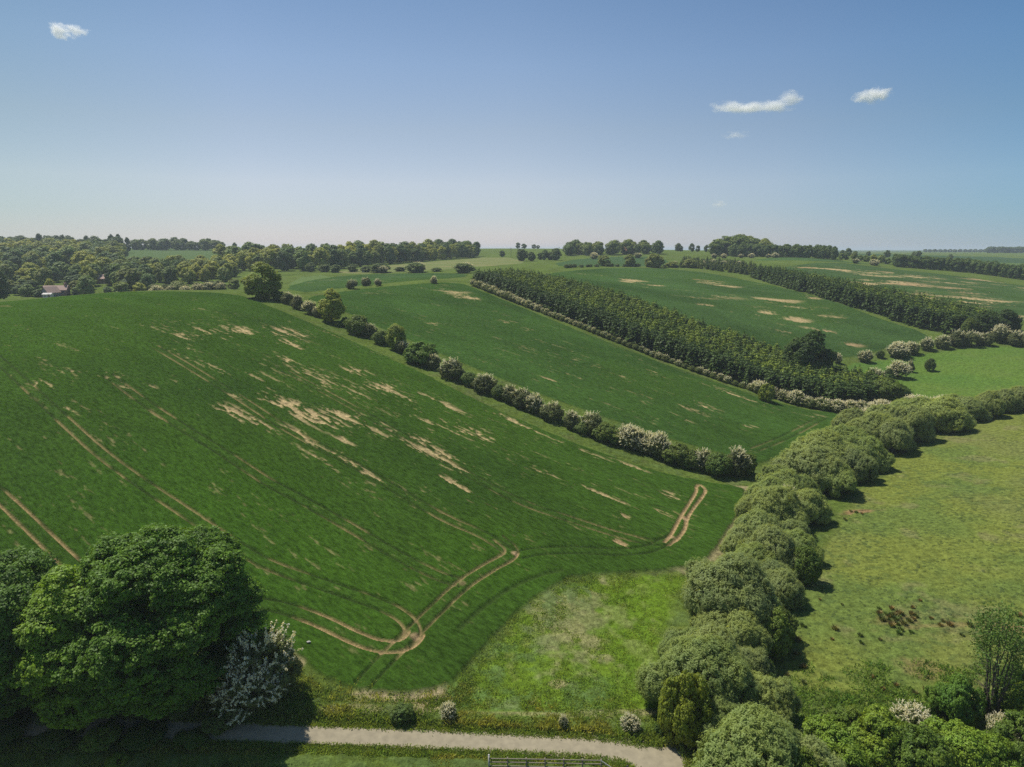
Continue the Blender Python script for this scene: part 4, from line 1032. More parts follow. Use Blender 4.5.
for c_ in range(cols):
    f = c_ / (cols - 1) * 2 - 1
    w_ = np.where(f < 0, wl_, wr_) * f
    x, y = LX + NX * w_, LY + NY * w_
    V.append(np.stack([x, y, height(x, y) + .02 + .04 * (1 - f * f) - .02 * math.exp(-((abs(f) - .5) / .15) ** 2)], 1))
V = np.stack(V, 1).reshape(-1, 3); i = np.arange(len(tt) - 1)[:, None] * cols; j = np.arange(cols - 1)[None]
Q = np.stack([i + j, i + cols + j, i + cols + j + 1, i + j + 1], -1).reshape(-1, 4)
lane = bpy.data.objects.new('lane', mesh_np('lane', V, Q, lane_m, True)); col.objects.link(lane); lane['kind'] = 'structure'
st_ = .16
xs = np.arange(APRON[:, 0].min() - 1, APRON[:, 0].max() + 1, st_); ys = np.arange(APRON[:, 1].min() - 1, APRON[:, 1].max() + 1, st_)
XX, YY = np.meshgrid(xs, ys); sdp = poly_sd(XX.ravel(), YY.ravel(), APRON, 6).reshape(XX.shape) + (fbm(XX / .8, YY / .8, 8, 3) - .5) * .9
ZZ = height(XX, YY) + .012
ok = sdp[:-1, :-1] > 0; idx = np.arange(XX.size).reshape(XX.shape)
Q = np.stack([idx[:-1, :-1][ok], idx[:-1, 1:][ok], idx[1:, 1:][ok], idx[1:, :-1][ok]], 1)
lj = bpy.data.objects.new('lane_junction', mesh_np('lane_junction', np.stack([XX, YY, ZZ], -1).reshape(-1, 3), Q, lane_m, True)); col.objects.link(lj); lj['kind'] = 'structure'

# ------------------------------------------------------------------ rough grass: verges, margin, bank (nobody could count it)
def grass_stuff(name, pts, hgt, mat, seed, blades=7, wid=.05, spread=.16, tints=None):
    r = np.random.default_rng(seed); pts = np.asarray(pts); n = len(pts)
    z = height(pts[:, 0], pts[:, 1])
    k = np.repeat(np.arange(n), blades); m = len(k)
    base = np.stack([pts[k, 0] + r.normal(size=m) * spread, pts[k, 1] + r.normal(size=m) * spread, z[k] - .05], 1)
    hs = (hgt if np.isscalar(hgt) else np.asarray(hgt)[k]) * r.uniform(.5, 1.2, m)
    lean = r.normal(size=(m, 2)) * .38 + np.array([.12, -.05])
    tip = base + np.stack([lean[:, 0] * hs, lean[:, 1] * hs, hs], 1); mid = base * .45 + tip * .55 + np.array([0, 0, 1]) * (hs * .12)[:, None]
    a = r.uniform(0, 6.28, m); side = np.stack([np.cos(a), np.sin(a), a * 0], 1) * (wid * r.uniform(.7, 1.5, m))[:, None]
    Vv = np.stack([base - side, mid - side * .1 + side * 0, tip, mid + side * 1.4], 1).reshape(-1, 3)
    C = np.ones((n, 3)) if tints is None else np.asarray(tints)
    m2 = mat.copy(); m2.name = name; nn, ll = m2.node_tree.nodes, m2.node_tree.links
    for q in [q for q in ll if q.from_node.type == 'OBJECT_INFO']:
        to = q.to_socket; ll.remove(q); an = nn.new('ShaderNodeAttribute'); an.attribute_name = 'kind_tint'; ll.new(an.outputs['Color'], to)
    me = mesh_np(name, Vv, quads_of(Vv), m2)
    at_ = me.attributes.new('kind_tint', 'FLOAT_COLOR', 'POINT')
    at_.data.foreach_set('color', np.concatenate([np.repeat(C[k], 4, 0), np.ones((m * 4, 1))], 1).astype(np.float32).ravel())
    o = bpy.data.objects.new(name, me); col.objects.link(o); o['kind'] = 'stuff'
    return o

rg = np.random.default_rng(77)
# verges: both sides of the lane
n = 24000; q = rg.uniform(0, len(tt) - 1, n); i0 = q.astype(int)
side = rg.choice([-1, 1], n); off = side * (1.05 + rg.exponential(1.9, n))
vx, vy = LX[i0] + NX[i0] * off, LY[i0] + NY[i0] * off
sideoff = off
keep = (poly_sd(vx, vy, APRON, 6) < .1) & (np.abs(off) < 8)
vx, vy, off = vx[keep], vy[keep], off[keep]
tn_ = np.array([.95, 1, .8])[None] * rg.uniform(.6, 1.3, (len(vx), 1)); straw = fbm(vx / 3, vy / 3, 61, 3) > .56
tn_[straw & (np.abs(off) > 2)] *= np.array([1.45, 1.15, 1.3])
grass_stuff('verge_grass', np.stack([vx, vy], 1), .22 + .28 * fbm(vx / 2, vy / 2, 62, 2) * (np.abs(off) > 1.8) + .5 * (off > 2.1) * (off < 3.6) * fbm(vx / 1.5, vy / 1.5, 68, 3), M['grass'], 3, 6, .055, .16, tn_)
# the rough corner between crop and willows, and the tall sward along the crop edge
P = POLY['margin']; n = 12000
mx, my = rg.uniform(P[:, 0].min(), P[:, 0].max(), n), rg.uniform(P[:, 1].min(), P[:, 1].max(), n)
s_ = poly_sd(mx, my, P, 12); dens = sstep(.40, .62, fbm(mx / 5, my / 5, 33, 4)) * .8 + .12 + .8 * sstep(6, 1, s_) * (mx < gp(610, 640)[0])
keep = (s_ > -1.5) & (rg.uniform(0, 1, n) < dens); mx, my, s_ = mx[keep], my[keep], s_[keep]
tn_ = np.array([.95, 1.0, .7])[None] * rg.uniform(.7, 1.3, (len(mx), 1)); rim = (s_ < 6) & (mx < gp(610, 640)[0]); tn_[rim] *= np.array([.95, 1.0, 1.25])
grass_stuff('margin_grass', np.stack([mx, my], 1), .10 + .26 * fbm(mx / 3, my / 3, 63, 2), M['grass'], 4, 6, .05, .2, tn_)
n = 6000; mx, my = rg.uniform(gp(285, 690)[0], gp(470, 720)[0], n), rg.uniform(gp(380, 728)[1], gp(300, 655)[1], n)
keep = (poly_sd(mx, my, POLY['near'], 6) < -.2) & (line_dist(mx, my, LANE_C, 6)[0] > 2.2); mx, my = mx[keep], my[keep]
tn_ = np.array([.95, 1.0, 1.1])[None] * rg.uniform(.55, 1.2, (len(mx), 1)); tn_[fbm(mx / 2.5, my / 2.5, 64, 3) > .56] *= np.array([1.3, 1.15, 1.2])
grass_stuff('bank_grass', np.stack([mx, my], 1), .15 + .35 * fbm(mx / 2, my / 2, 65, 2), M['grass'], 5, 6, .05, .18, tn_)
# rougher growth on the low ground of the pasture, in front of the shrubs
n = 4200; mx, my = rg.uniform(gp(770, 690)[0], gp(1040, 690)[0], n), rg.uniform(gp(900, 725)[1], gp(900, 655)[1], n)
keep = rg.uniform(0, 1, n) < sstep(.42, .6, fbm(mx / 4, my / 4, 66, 3)) * sstep(gp(900, 650)[1], gp(900, 700)[1], my); mx, my = mx[keep], my[keep]
grass_stuff('pasture_growth', np.stack([mx, my], 1), .2 + .4 * fbm(mx / 2, my / 2, 67, 2), M['grass'], 6, 7, .07, .22, np.array([.8, 1.0, .75])[None] * rg.uniform(.5, 1.2, (len(mx), 1)))

# ------------------------------------------------------------------ rush tussocks in the wet pasture
def rush_mesh(seed):
    r = np.random.default_rng(seed); m = 90
    a = r.uniform(0, 6.28, m); t = r.uniform(0, 1, m) ** .7
    d = np.stack([np.cos(a) * t, np.sin(a) * t, a * 0], 1)
    base = d * .22; hs = r.uniform(.35, .7, m); tip = base + d * .34 + np.array([0, 0, 1]) * hs[:, None]; mid = (base + tip) / 2 + np.array([0, 0, .06])
    sd2 = np.stack([-np.sin(a), np.cos(a), a * 0], 1) * .05
    Vv = np.stack([base - sd2, mid - sd2 * .9, tip, mid + sd2 * .9], 1).reshape(-1, 3)
    return mesh_np('rush_tussock', Vv, quads_of(Vv), M['rush'])
RM = [rush_mesh(300 + i) for i in range(3)]
rsh = [(803, 627, 1), (835, 630, 1.1), (798, 641, 1), (797, 655, 1.1), (786, 655, .7), (803, 668, .9), (787, 676, .8), (804, 684, .8), (860, 636, .8), (861, 643, .7), (943, 622, .8), (950, 626, 1.1), (940, 626, .8), (970, 626, 1), (962, 636, .7), (931, 619, .7), (911, 633, .8), (920, 601, .6), (879, 609, .7), (1018, 616, 1), (1020, 624, 1.1), (832, 640, .6), (872, 678, .7), (882, 690, .8), (896, 686, .7), (915, 694, .8), (925, 690, .7), (842, 605, .5), (820, 600, .5), (790, 608, .6), (800, 598, .5), (880, 640, .6), (845, 520, .8), (851, 512, .7), (856, 513, .8), (862, 514, .6)]
rr = random.Random(3)
for _ in range(26): rsh.append((896 + rr.gauss(0, 9), 619 + rr.gauss(0, 4.5), rr.uniform(.7, 1.1)))
for bx, by, s in rsh:
    o = bpy.data.objects.new('rush_tussock', RM[rr.randrange(3)]); col.objects.link(o); o.location = gp(bx, by); o.rotation_euler = (0, 0, rr.uniform(0, 6))
    s *= .85; o.scale = (s * 1.2, s * 1.2, s); o.color = rr.choice([(1.1, 1.0, .8, 1), (.9, .95, .8, 1), (1.2, .95, .8, 1), (.7, 1.0, .6, 1), (.65, .9, .6, 1)])
    tag(o, 'brown tussock of rushes growing in the yellow-green pasture', 'rushes', 'rush tussocks in the pasture')

# ------------------------------------------------------------------ shrubs along the bottom of the pasture
FORE = [(832, 776, 74, 722, 'shrub0', (1.40, 1.49, 0.70), 'bright green shrub beside the nearest willow at the bottom of the pasture'), (872, 768, 70, 712, 'shrub1', (1.61, 1.62, 0.75), 'broad bright green shrub under the two white hawthorn sprays'),
        (918, 782, 66, 728, 'shrub2', (1.12, 1.23, 0.70), 'dark green shrub at the bottom below the white hawthorns'), (952, 772, 70, 720, 'shrub3', (1.54, 1.62, 0.75), 'bright green shrub below the many-stemmed tree'),
        (990, 782, 60, 738, 'shrub0', (1.40, 1.56, 0.70), 'bright green shrub at the bottom edge under the right hawthorn'), (1024, 770, 66, 716, 'shrub2', (1.05, 1.17, 0.75), 'dark shrub filling the bottom right corner'),
        (958, 722, 46, 676, 'shrub1', (1.05, 1.37, 0.85), 'blue-green leafy sapling bush left of the many-stemmed tree'), (938, 714, 30, 684, 'shrub3', (1.19, 1.37, 0.80), 'small leafy bush at the left foot of the many-stemmed tree group'),
        (1016, 722, 44, 684, 'shrub0', (1.82, 1.76, 0.80), 'yellowish green shrub behind the many-stemmed tree'), (1012, 692, 26, 660, 'shrub3', (0.84, 0.98, 0.65), 'dark leafy shrub right of the many-stemmed tree'), (850, 738, 40, 708, 'shrub2', (1.26, 1.30, 0.80), 'low green shrub at the corner of pasture and willows'),
        (890, 745, 44, 716, 'shrub3', (1.05, 1.23, 0.70), 'dark green shrub behind the white hawthorn sprays'), (820, 744, 30, 716, 'shrub1', (1.19, 1.23, 0.75), 'low scrubby bush against the nearest willow'), (800, 812, 70, 748, 'shrub3', (1.26, 1.30, 0.75), 'green shrub at the foot of the nearest willow, cut by the bottom edge')]
for bx, by, wpx, top, key, tint, lab in FORE:
    p = gp(bx, by); k = px_m(p); pr = PR[key]
    plant('shrub', pr, p, lab, 'shrub', None, s=max(span(p, top) / 4, .4), sxy=wpx * k / 2 / 2.9, tint=tint)
for bx, by, wpx, top, wh, lab in ((908, 736, 36, 706, 3, 'white hawthorn spray, upper of two among the bright shrubs'), (884, 752, 22, 718, 3, 'white hawthorn spray, lower left of two among the bright shrubs'), (997, 742, 26, 716, 3, 'white flowering hawthorn at the foot of the many-stemmed tree'), (956, 756, 14, 734, 2, 'small white flowering bush low among the bright shrubs'), (1022, 738, 14, 716, 2, 'white flowering bush cut by the right edge')):
    p = gp(bx, by); k = px_m(p); plant('hawthorn_bush', PR['haw%d' % (wh % 3)], p, lab, 'hawthorn', None, s=max(span(p, top) / 4.5, .3), sxy=wpx * k / 2 / 2.7, white=wh, tint=(.9, 1, .85))
# along the lane verge
for bx, by, wpx, top, key, wh, lab in ((402, 720, 24, 704, 'bush0', 0, 'dark round bush on the verge below the bare straw patch'), (449, 719, 16, 703, 'haw0', 3, 'small white-flowered hawthorn beside the straw patch on the verge'), (563, 728, 9, 714, 'haw1', 3, 'tiny white-flowered shrub on the verge in the middle of the meadow edge'),
                                      (630, 731, 18, 715, 'haw2', 3, 'low white hawthorn on the verge near the lane end'), (660, 736, 12, 722, 'bush2', 0, 'small green bush on the verge beside the yellow-green bush')):
    p = gp(bx, by); k = px_m(p); pr = PR[key]
    plant('hawthorn_bush' if 'haw' in key else 'bush', pr, p, lab, 'hawthorn' if 'haw' in key else 'bush', None, s=max(span(p, top) / pr['H'], .3), sxy=wpx * k / 2 / pr['R'], white=wh if 'haw' in key else None, tint=(.95, 1, .9))

# ------------------------------------------------------------------ the many-stemmed thin tree on the right
def thin_tree(p, H, R, label):
    r = np.random.default_rng(404); T = []; tips = []
    for s in range(9):
        a = s / 9 * 6.28 + r.uniform(-.3, .3); lean = r.uniform(.25, 1.0) * R
        b0 = np.array([math.cos(a) * .35, math.sin(a) * .35, -.2]); top = np.array([math.cos(a) * lean, math.sin(a) * lean, H * r.uniform(.78, 1)])
        path = [b0 + (top - b0) * t + np.array([math.cos(a), math.sin(a), 0]) * .25 * R * (t * t - t) + r.normal(size=3) * .10 for t in np.linspace(0, 1, 7)]
        T.append(tube(path, np.linspace(.13, .025, 7), 6))
        for t in (2, 3, 4, 5):
            for _ in range(3):
                q0 = path[t]; d = unit(np.array([math.cos(a), math.sin(a), .9]) + r.normal(size=3) * .6); q1 = q0 + d * r.uniform(.7, 1.7)
                T.append(tube([q0, (q0 + q1) / 2 + np.array([0, 0, -.05]), q1], [.035, .025, .01], 4)); tips.append((q1, t))
        tips.append((path[6], 6)); tips.append((path[5], 6))
    e = empty('thin_tree', p, label, 'tree')
    part('trunk', tubes_mesh('trunk', T, M['bark']), e)
    C, O = [], []
    for q, t in tips:
        m = int({2: 8, 3: 16, 4: 40, 5: 85, 6: 110}[t] * r.uniform(.6, 1.3)); C.append(q + r.normal(size=(m, 3)) * .5)
    C = np.vstack(C); Nn = unit(rand_dirs(r, len(C)) + np.array([0, 0, .6])); s = .22 * r.uniform(.6, 1.3, len(C))
    V1 = diamonds(r, C, Nn, s, s * .6); m1 = mesh_np('crown', V1, quads_of(V1), M['bush']); part('crown', m1, e, (.85, 1.05, .8))
    iv = []
    for k in range(3):                                # ivy thick round the feet of the stems
        a = k * 2.1; base = np.array([math.cos(a) * .55, math.sin(a) * .55, 0]); m = 700
        z = r.uniform(0, H * .36, m); w = .42 * (1 - z / (H * .42))
        iv.append(base * (1 + z[:, None] * .12) + np.stack([np.zeros(m), np.zeros(m), z], 1) + rand_dirs(r, m) * w[:, None] * np.array([1, 1, .4]))
    C = np.vstack(iv); V2 = diamonds(r, C, unit(rand_dirs(r, len(C)) + np.array([0, 0, .4])), .2, .15)
    part('ivy', mesh_np('ivy', V2, quads_of(V2), M['bush']), e, (.42, .55, .42))
p = gp(990, 722); thin_tree(p, span(p, 612), 2.6, 'thin many-stemmed young tree with a loose open crown at the right edge of the pasture')

# ------------------------------------------------------------------ cottages under the wood
brick = plain_material('weathered_brick', (.36, .22, .17), .9, .4, 6); tile = plain_material('clay_tiles', (.40, .27, .21), .85, .4, 5); render_ = plain_material('pale_render', (.66, .62, .56), .85, .15, 3)
slate = plain_material('grey_gable', (.22, .22, .24), .8, .3, 4); glass = plain_material('dark_glass', (.03, .035, .045), .08); whitep = plain_material('white_paint', (.78, .78, .76), .5)
wood_m = plain_material('weathered_timber', (.24, .20, .15), .85, .4, 6); palewood = plain_material('pale_post', (.52, .49, .43), .8, .25, 6)

def box(V, F, x0, y0, z0, x1, y1, z1):
    o = len(V); V += [(x, y, z) for z in (z0, z1) for (x, y) in ((x0, y0), (x1, y0), (x1, y1), (x0, y1))]
    F += [(o, o + 3, o + 2, o + 1), (o + 4, o + 5, o + 6, o + 7)] + [(o + i, o + (i + 1) % 4, o + 4 + (i + 1) % 4, o + 4 + i) for i in range(4)]

def box_mesh(name, boxes, mat):
    V, F = [], []
    for b in boxes: box(V, F, *b)
    return mesh_np(name, V, F, mat)

def gable_walls(name, w, d, h, rise, mat):
    """four walls with gables on the short ends (ridge along x)"""
    bm_ = bpy.data.meshes.new(name); x, y = w / 2, d / 2
    V = [(-x, -y, -.4), (x, -y, -.4), (x, y, -.4), (-x, y, -.4), (-x, -y, h), (x, -y, h), (x, y, h), (-x, y, h), (-x, 0, h + rise), (x, 0, h + rise)]
    bm_.from_pydata(V, [], [(0, 1, 5, 4), (2, 3, 7, 6), (1, 2, 6, 9, 5), (3, 0, 4, 8, 7)]); bm_.materials.append(mat); return bm_

def roof_mesh(name, w, d, h, rise, mat, over=.35, th=.16):
    x, y = w / 2 + over, d / 2; s = rise / y; e = over
    V = []
    for zz in (.03, .03 + th):
        V += [(-x, -y - e, h - s * e + zz), (x, -y - e, h - s * e + zz), (x, 0, h + rise + zz), (-x, 0, h + rise + zz), (-x, y + e, h - s * e + zz), (x, y + e, h - s * e + zz)]
    F = [(0, 3, 2, 1), (3, 4, 5, 2), (6, 7, 8, 9), (9, 8, 11, 10), (0, 1, 7, 6), (5, 4, 10, 11), (0, 6, 9, 3), (3, 9, 10, 4), (1, 2, 8, 7), (2, 5, 11, 8)]
    me = bpy.data.meshes.new(name); me.from_pydata(V, [], F); me.materials.append(mat); return me

def windows(e, w, d, places):
    for (x, z, ww, hh) in places:
        y = -d / 2
        f = part('window', box_mesh('window', [(x - ww / 2 - .08, y - .06, z - .08, x + ww / 2 + .08, y + .02, z), (x - ww / 2 - .08, y - .06, z + hh, x + ww / 2 + .08, y + .02, z + hh + .08), (x - ww / 2 - .08, y - .06, z, x - ww / 2, y + .02, z + hh), (x + ww / 2, y - .06, z, x + ww / 2 + .08, y + .02, z + hh), (x - .03, y - .05, z, x + .03, y + .01, z + hh)], whitep), e)
        part('pane', box_mesh('pane', [(x - ww / 2, y - .03, z, x + ww / 2, y - .005, z + hh)], glass), f)

def house(p, rz, w, d, h, rise, wall, roofm, label, wins, chim=None, name='cottage', gable_wing=False):
    e = empty(name, p, label, 'house', None, rz)
    part('wall', gable_walls('wall', w, d, h, rise, wall), e); rf = part('roof', roof_mesh('roof', w, d, h, rise, roofm), e)
    if chim is not None: part('chimney', box_mesh('chimney', [(chim - .45, -.4, h + rise - .6, chim + .45, .4, h + rise + 1.3), (chim - .52, -.47, h + rise + 1.3, chim + .52, .47, h + rise + 1.42), (chim - .3, -.15, h + rise + 1.42, chim, .15, h + rise + 1.8), (chim + .05, -.15, h + rise + 1.42, chim + .33, .15, h + rise + 1.8)], brick), rf)
    windows(e, w, d, wins)
    part('door', box_mesh('door', [(w * .12, -d / 2 - .05, -.3, w * .12 + .95, -d / 2 + .02, 2.0)], wood_m), e)
    return e
def cot(px, Y, z): p = at(px, Y); return (p.x, p.y, p.z + z)
p = at(57, 347); zc = HC + ray(CX, 298.5)[2] / ray(CX, 298.5)[1] * 347
house((p.x, p.y, max(p.z, zc)), .25, 10.5, 5.5, 2.6, 2.0, brick, tile, 'brick cottage with a clay tile roof and tall chimney under the wood', [(-3.2, .9, 1.2, 1.1), (-.6, .9, 1.2, 1.1), (3.6, .9, 1.2, 1.1)], chim=4.2)
p = at(51, 340); zc = HC + ray(CX, 298.5)[2] / ray(CX, 298.5)[1] * 340
house((p.x, p.y, max(p.z, zc)), 1.25, 6.5, 5.0, 2.2, 2.6, slate, tile, 'steep-gabled grey cottage wing in front of the brick cottage', [(-1.5, .8, 1.0, 1.1), (1.6, .8, 1.0, 1.1)])
p = at(48.5, 335); house((p.x, p.y, max(p.z, HC + ray(CX, 299.5)[2] / ray(CX, 299.5)[1] * 335)), .1, 3.6, 2.6, 1.7, .5, render_, render_, 'low white outbuilding in front of the steep-gabled cottage', [(-.9, .6, .7, .7)], name='outbuilding')
p = at(104, 392); zc = HC + ray(CX, 291)[2] / ray(CX, 291)[1] * 392
house((p.x, p.y, max(p.z, zc)), -.12, 11, 6.5, 2.4, 2.2, brick, tile, 'long low house with a pinkish roof among the garden trees', [(-3.5, .8, 1.2, 1.0), (3.8, .8, 1.2, 1.0)])
p = at(627.5, 668); house((p.x, p.y, p.z - .2), .3, 9, 6, 3.5, 3, brick, plain_material('red_tiles', (.38, .16, .11), .85, .3, 4), 'red-roofed house half hidden in the copse on the middle skyline', [(-2, 1, 1.2, 1.2)], chim=2.5)
p = at(364, 437); house((p.x, p.y, p.z + .5), .1, 2.6, 2.0, 1.6, .5, whitep, slate, 'tiny white hut with a dark roof by the hedge under the pale meadow', [(-.6, .6, .5, .5)], name='hut')

# telegraph poles on the skyline
for n_, (bx, Y) in enumerate(((511, 640), (559, 640))):
    p = at(bx, Y); e = empty('telegraph_pole', p, ['leftmost thin telegraph pole on the middle skyline, in the gap left of the shrubs', 'thin telegraph pole on the skyline just left of the middle copse'][n_], 'pole', 'telegraph poles')
    part('pole', tubes_mesh('pole', [tube([(0, 0, -.5), (0, 0, 8.2)], [.16, .11], 8)], wood_m), e); part('crossarm', box_mesh('crossarm', [(-.9, -.06, 7.6, .9, .06, 7.75)], wood_m), e)
    for x in (-.75, 0.0, .75): part('insulator', tubes_mesh('insulator', [tube([(x, 0, 7.75), (x, 0, 7.98)], [.05, .04], 6)], whitep), e)

# ------------------------------------------------------------------ timber fence with a slanting rail, by the lane
a, b = gp(489, 768.5), gp(601, 770.5); e = empty('rail_fence', a, 'weathered timber rail fence with a pale end post beside the lane', 'fence')
d = b - a; Lf = math.hypot(d.x, d.y); e.rotation_euler = (0, 0, math.atan2(d.y, d.x))
zz = [float(height(a.x + d.x * f, a.y + d.y * f)) - a.z for f in np.linspace(0, 1, 7)]
part('post', box_mesh('post', [(-.08, -.08, -.4, .08, .08, 1.42), (-.06, -.06, 1.42, .06, .06, 1.46)], palewood), e)
for i_ in range(1, 7): part('post', box_mesh('post', [(Lf * i_ / 6 - .06, -.06, zz[i_] - .4, Lf * i_ / 6 + .06, .06, zz[i_] + 1.2)], wood_m), e)
for hh in (.35, .75, 1.12):
    V, F = tube([(Lf * f, -.085, z_ + hh) for f, z_ in zip(np.linspace(0, 1, 7), zz)], [.05] * 7, 6); part('rail', mesh_np('rail', V, F, wood_m, True), e)
V, F = tube([(Lf - .1, -.09, zz[6] + 1.15), (Lf + 1.3, -.25, zz[6] + .25)], [.055, .055], 6); part('brace', mesh_np('brace', V, F, palewood, True), e)

# small pale stone in the crop
bm = bmesh.new(); bmesh.ops.create_icosphere(bm, subdivisions=2, radius=.15)
for v in bm.verts: v.co = Vector((v.co.x * 1.5, v.co.y, v.co.z * .7)) * (1 + .25 * random.uniform(-1, 1))
me = bpy.data.meshes.new('chalk_stone'); bm.to_mesh(me); bm.free(); me.materials.append(palewood)
o = bpy.data.objects.new('chalk_stone', me); col.objects.link(o); o.location = gp(309, 645) + Vector((0, 0, .42)); tag(o, 'small pale stone lying in the green crop right of the beech', 'stone')

# ------------------------------------------------------------------ person at the lane end, mostly below the frame
def person(p, rz):
    e = empty('person', p, 'person with dark hair in a white top standing where the lane meets the junction', 'person', None, rz)
    skin = plain_material('skin', (.50, .33, .25), .6); top_m = plain_material('white_cotton', (.78, .77, .74), .9, .1, 8); tr = plain_material('navy_trousers', (.04, .05, .09), .9, .2, 8); hair = plain_material('dark_hair', (.03, .022, .018), .6)
    J = dict(pel=(0, 0, .95), belly=(0, .01, 1.1), chest=(0, .01, 1.32), neck=(0, .01, 1.48), head0=(0, -.01, 1.58), head=(0, -.02, 1.68))
    for s, k in ((-1, 'l'), (1, 'r')):
        J.update({k + 'hip': (s * .10, 0, .9), k + 'knee': (s * .11, -.03, .5), k + 'ank': (s * .12, .02, .09), k + 'toe': (s * .14, -.15, .04), k + 'sh': (s * .18, .01, 1.42), k + 'elb': (s * .24, .03, 1.14), k + 'wr': (s * .15, -.22, 1.10), k + 'pal': (s * .11, -.30, 1.12)})
    R = dict(pel=.14, belly=.13, chest=.15, neck=.058, head0=.085, head=.098, hip=.085, knee=.058, ank=.042, toe=.036, sh=.062, elb=.045, wr=.032, pal=.036)
    E = [('pel', 'belly'), ('belly', 'chest'), ('chest', 'neck'), ('neck', 'head0'), ('head0', 'head')]
    for k in 'lr': E += [('pel', k + 'hip'), (k + 'hip', k + 'knee'), (k + 'knee', k + 'ank'), (k + 'ank', k + 'toe'), ('chest', k + 'sh'), (k + 'sh', k + 'elb'), (k + 'elb', k + 'wr'), (k + 'wr', k + 'pal')]
    for k, s in (('l', -1), ('r', 1)):                # five fingers each, curled
        px_, py_, pz_ = J[k + 'pal']
        for f in range(4):
            n1, n2 = '%sf%da' % (k, f), '%sf%db' % (k, f); off = (f - 1.5) * .02
            J[n1] = (px_ + off, py_ - .055, pz_ + .004); J[n2] = (px_ + off, py_ - .075 - .008 * (1.5 - abs(f - 1.5)), pz_ - .03); R[n1] = R[n2] = .009; E += [(k + 'pal', n1), (n1, n2)]
        n1 = k + 'tha'; J[n1] = (px_ - s * .045, py_ - .03, pz_ + .015); R[n1] = .011; E.append((k + 'wr', n1))
    names = list(J); me = bpy.data.meshes.new('body'); me.from_pydata([J[n] for n in names], [(names.index(a), names.index(b)) for a, b in E], [])
    o = part('body', me, e); m = o.modifiers.new('skin', 'SKIN')
    for i_, n_ in enumerate(names):
        r_ = R.get(n_, R.get(n_[1:], .04)); me.skin_vertices[0].data[i_].radius = (r_, r_)
    me.skin_vertices[0].data[0].use_root = True
    o.modifiers.new('sub', 'SUBSURF').levels = 2; o.modifiers['sub'].render_levels = 2
    for mm in (skin,): me.materials.append(mm)
    def shell(nm, edges, grow, mat):
        ks = sorted({q for ed in edges for q in ed}); me2 = bpy.data.meshes.new(nm); me2.from_pydata([J[q] for q in ks], [(ks.index(a), ks.index(b)) for a, b in edges], [])
        o2 = part(nm, me2, e); o2.modifiers.new('skin', 'SKIN')
        for i_, q in enumerate(ks): r_ = R.get(q, R.get(q[1:], .04)) + grow; me2.skin_vertices[0].data[i_].radius = (r_, r_)
        me2.skin_vertices[0].data[0].use_root = True; sb = o2.modifiers.new('sub', 'SUBSURF'); sb.levels = 2; sb.render_levels = 2; me2.materials.append(mat)
    shell('shirt', [('belly', 'pel'), ('belly', 'chest'), ('chest', 'lsh'), ('chest', 'rsh'), ('lsh', 'lelb'), ('rsh', 'relb')], .016, top_m)
    shell('trousers', [('pel', 'lhip'), ('pel', 'rhip'), ('lhip', 'lknee'), ('rhip', 'rknee'), ('lknee', 'lank'), ('rknee', 'rank')], .02, tr)
    for s in (-1, 1):
        V, F = [], []; box(V, F, s * .13 - .045, -.19, 0, s * .13 + .045, .08, .085); part('shoe', mesh_np('shoe', V, F, hair), e)
    bm = bmesh.new(); bmesh.ops.create_uvsphere(bm, u_segments=16, v_segments=10, radius=.118)
    bmesh.ops.delete(bm, geom=[v for v in bm.verts if v.co.z < -.05 or (v.co.y < -.06 and v.co.z < .04)], context='VERTS')
    for v in bm.verts: v.co += Vector((0, -.005, 1.70))
    me3 = bpy.data.meshes.new('hair'); bm.to_mesh(me3); bm.free(); me3.materials.append(hair); part('hair', me3, e)
    for s in (-1, 1):
        bm = bmesh.new(); bmesh.ops.create_uvsphere(bm, u_segments=8, v_segments=6, radius=.013)
        for v in bm.verts: v.co += Vector((s * .035, -.112, 1.69))
        me4 = bpy.data.meshes.new('eye'); bm.to_mesh(me4); bm.free(); me4.materials.append(hair); part('eye', me4, e)
p = gp(627, 783); person(p, .6)

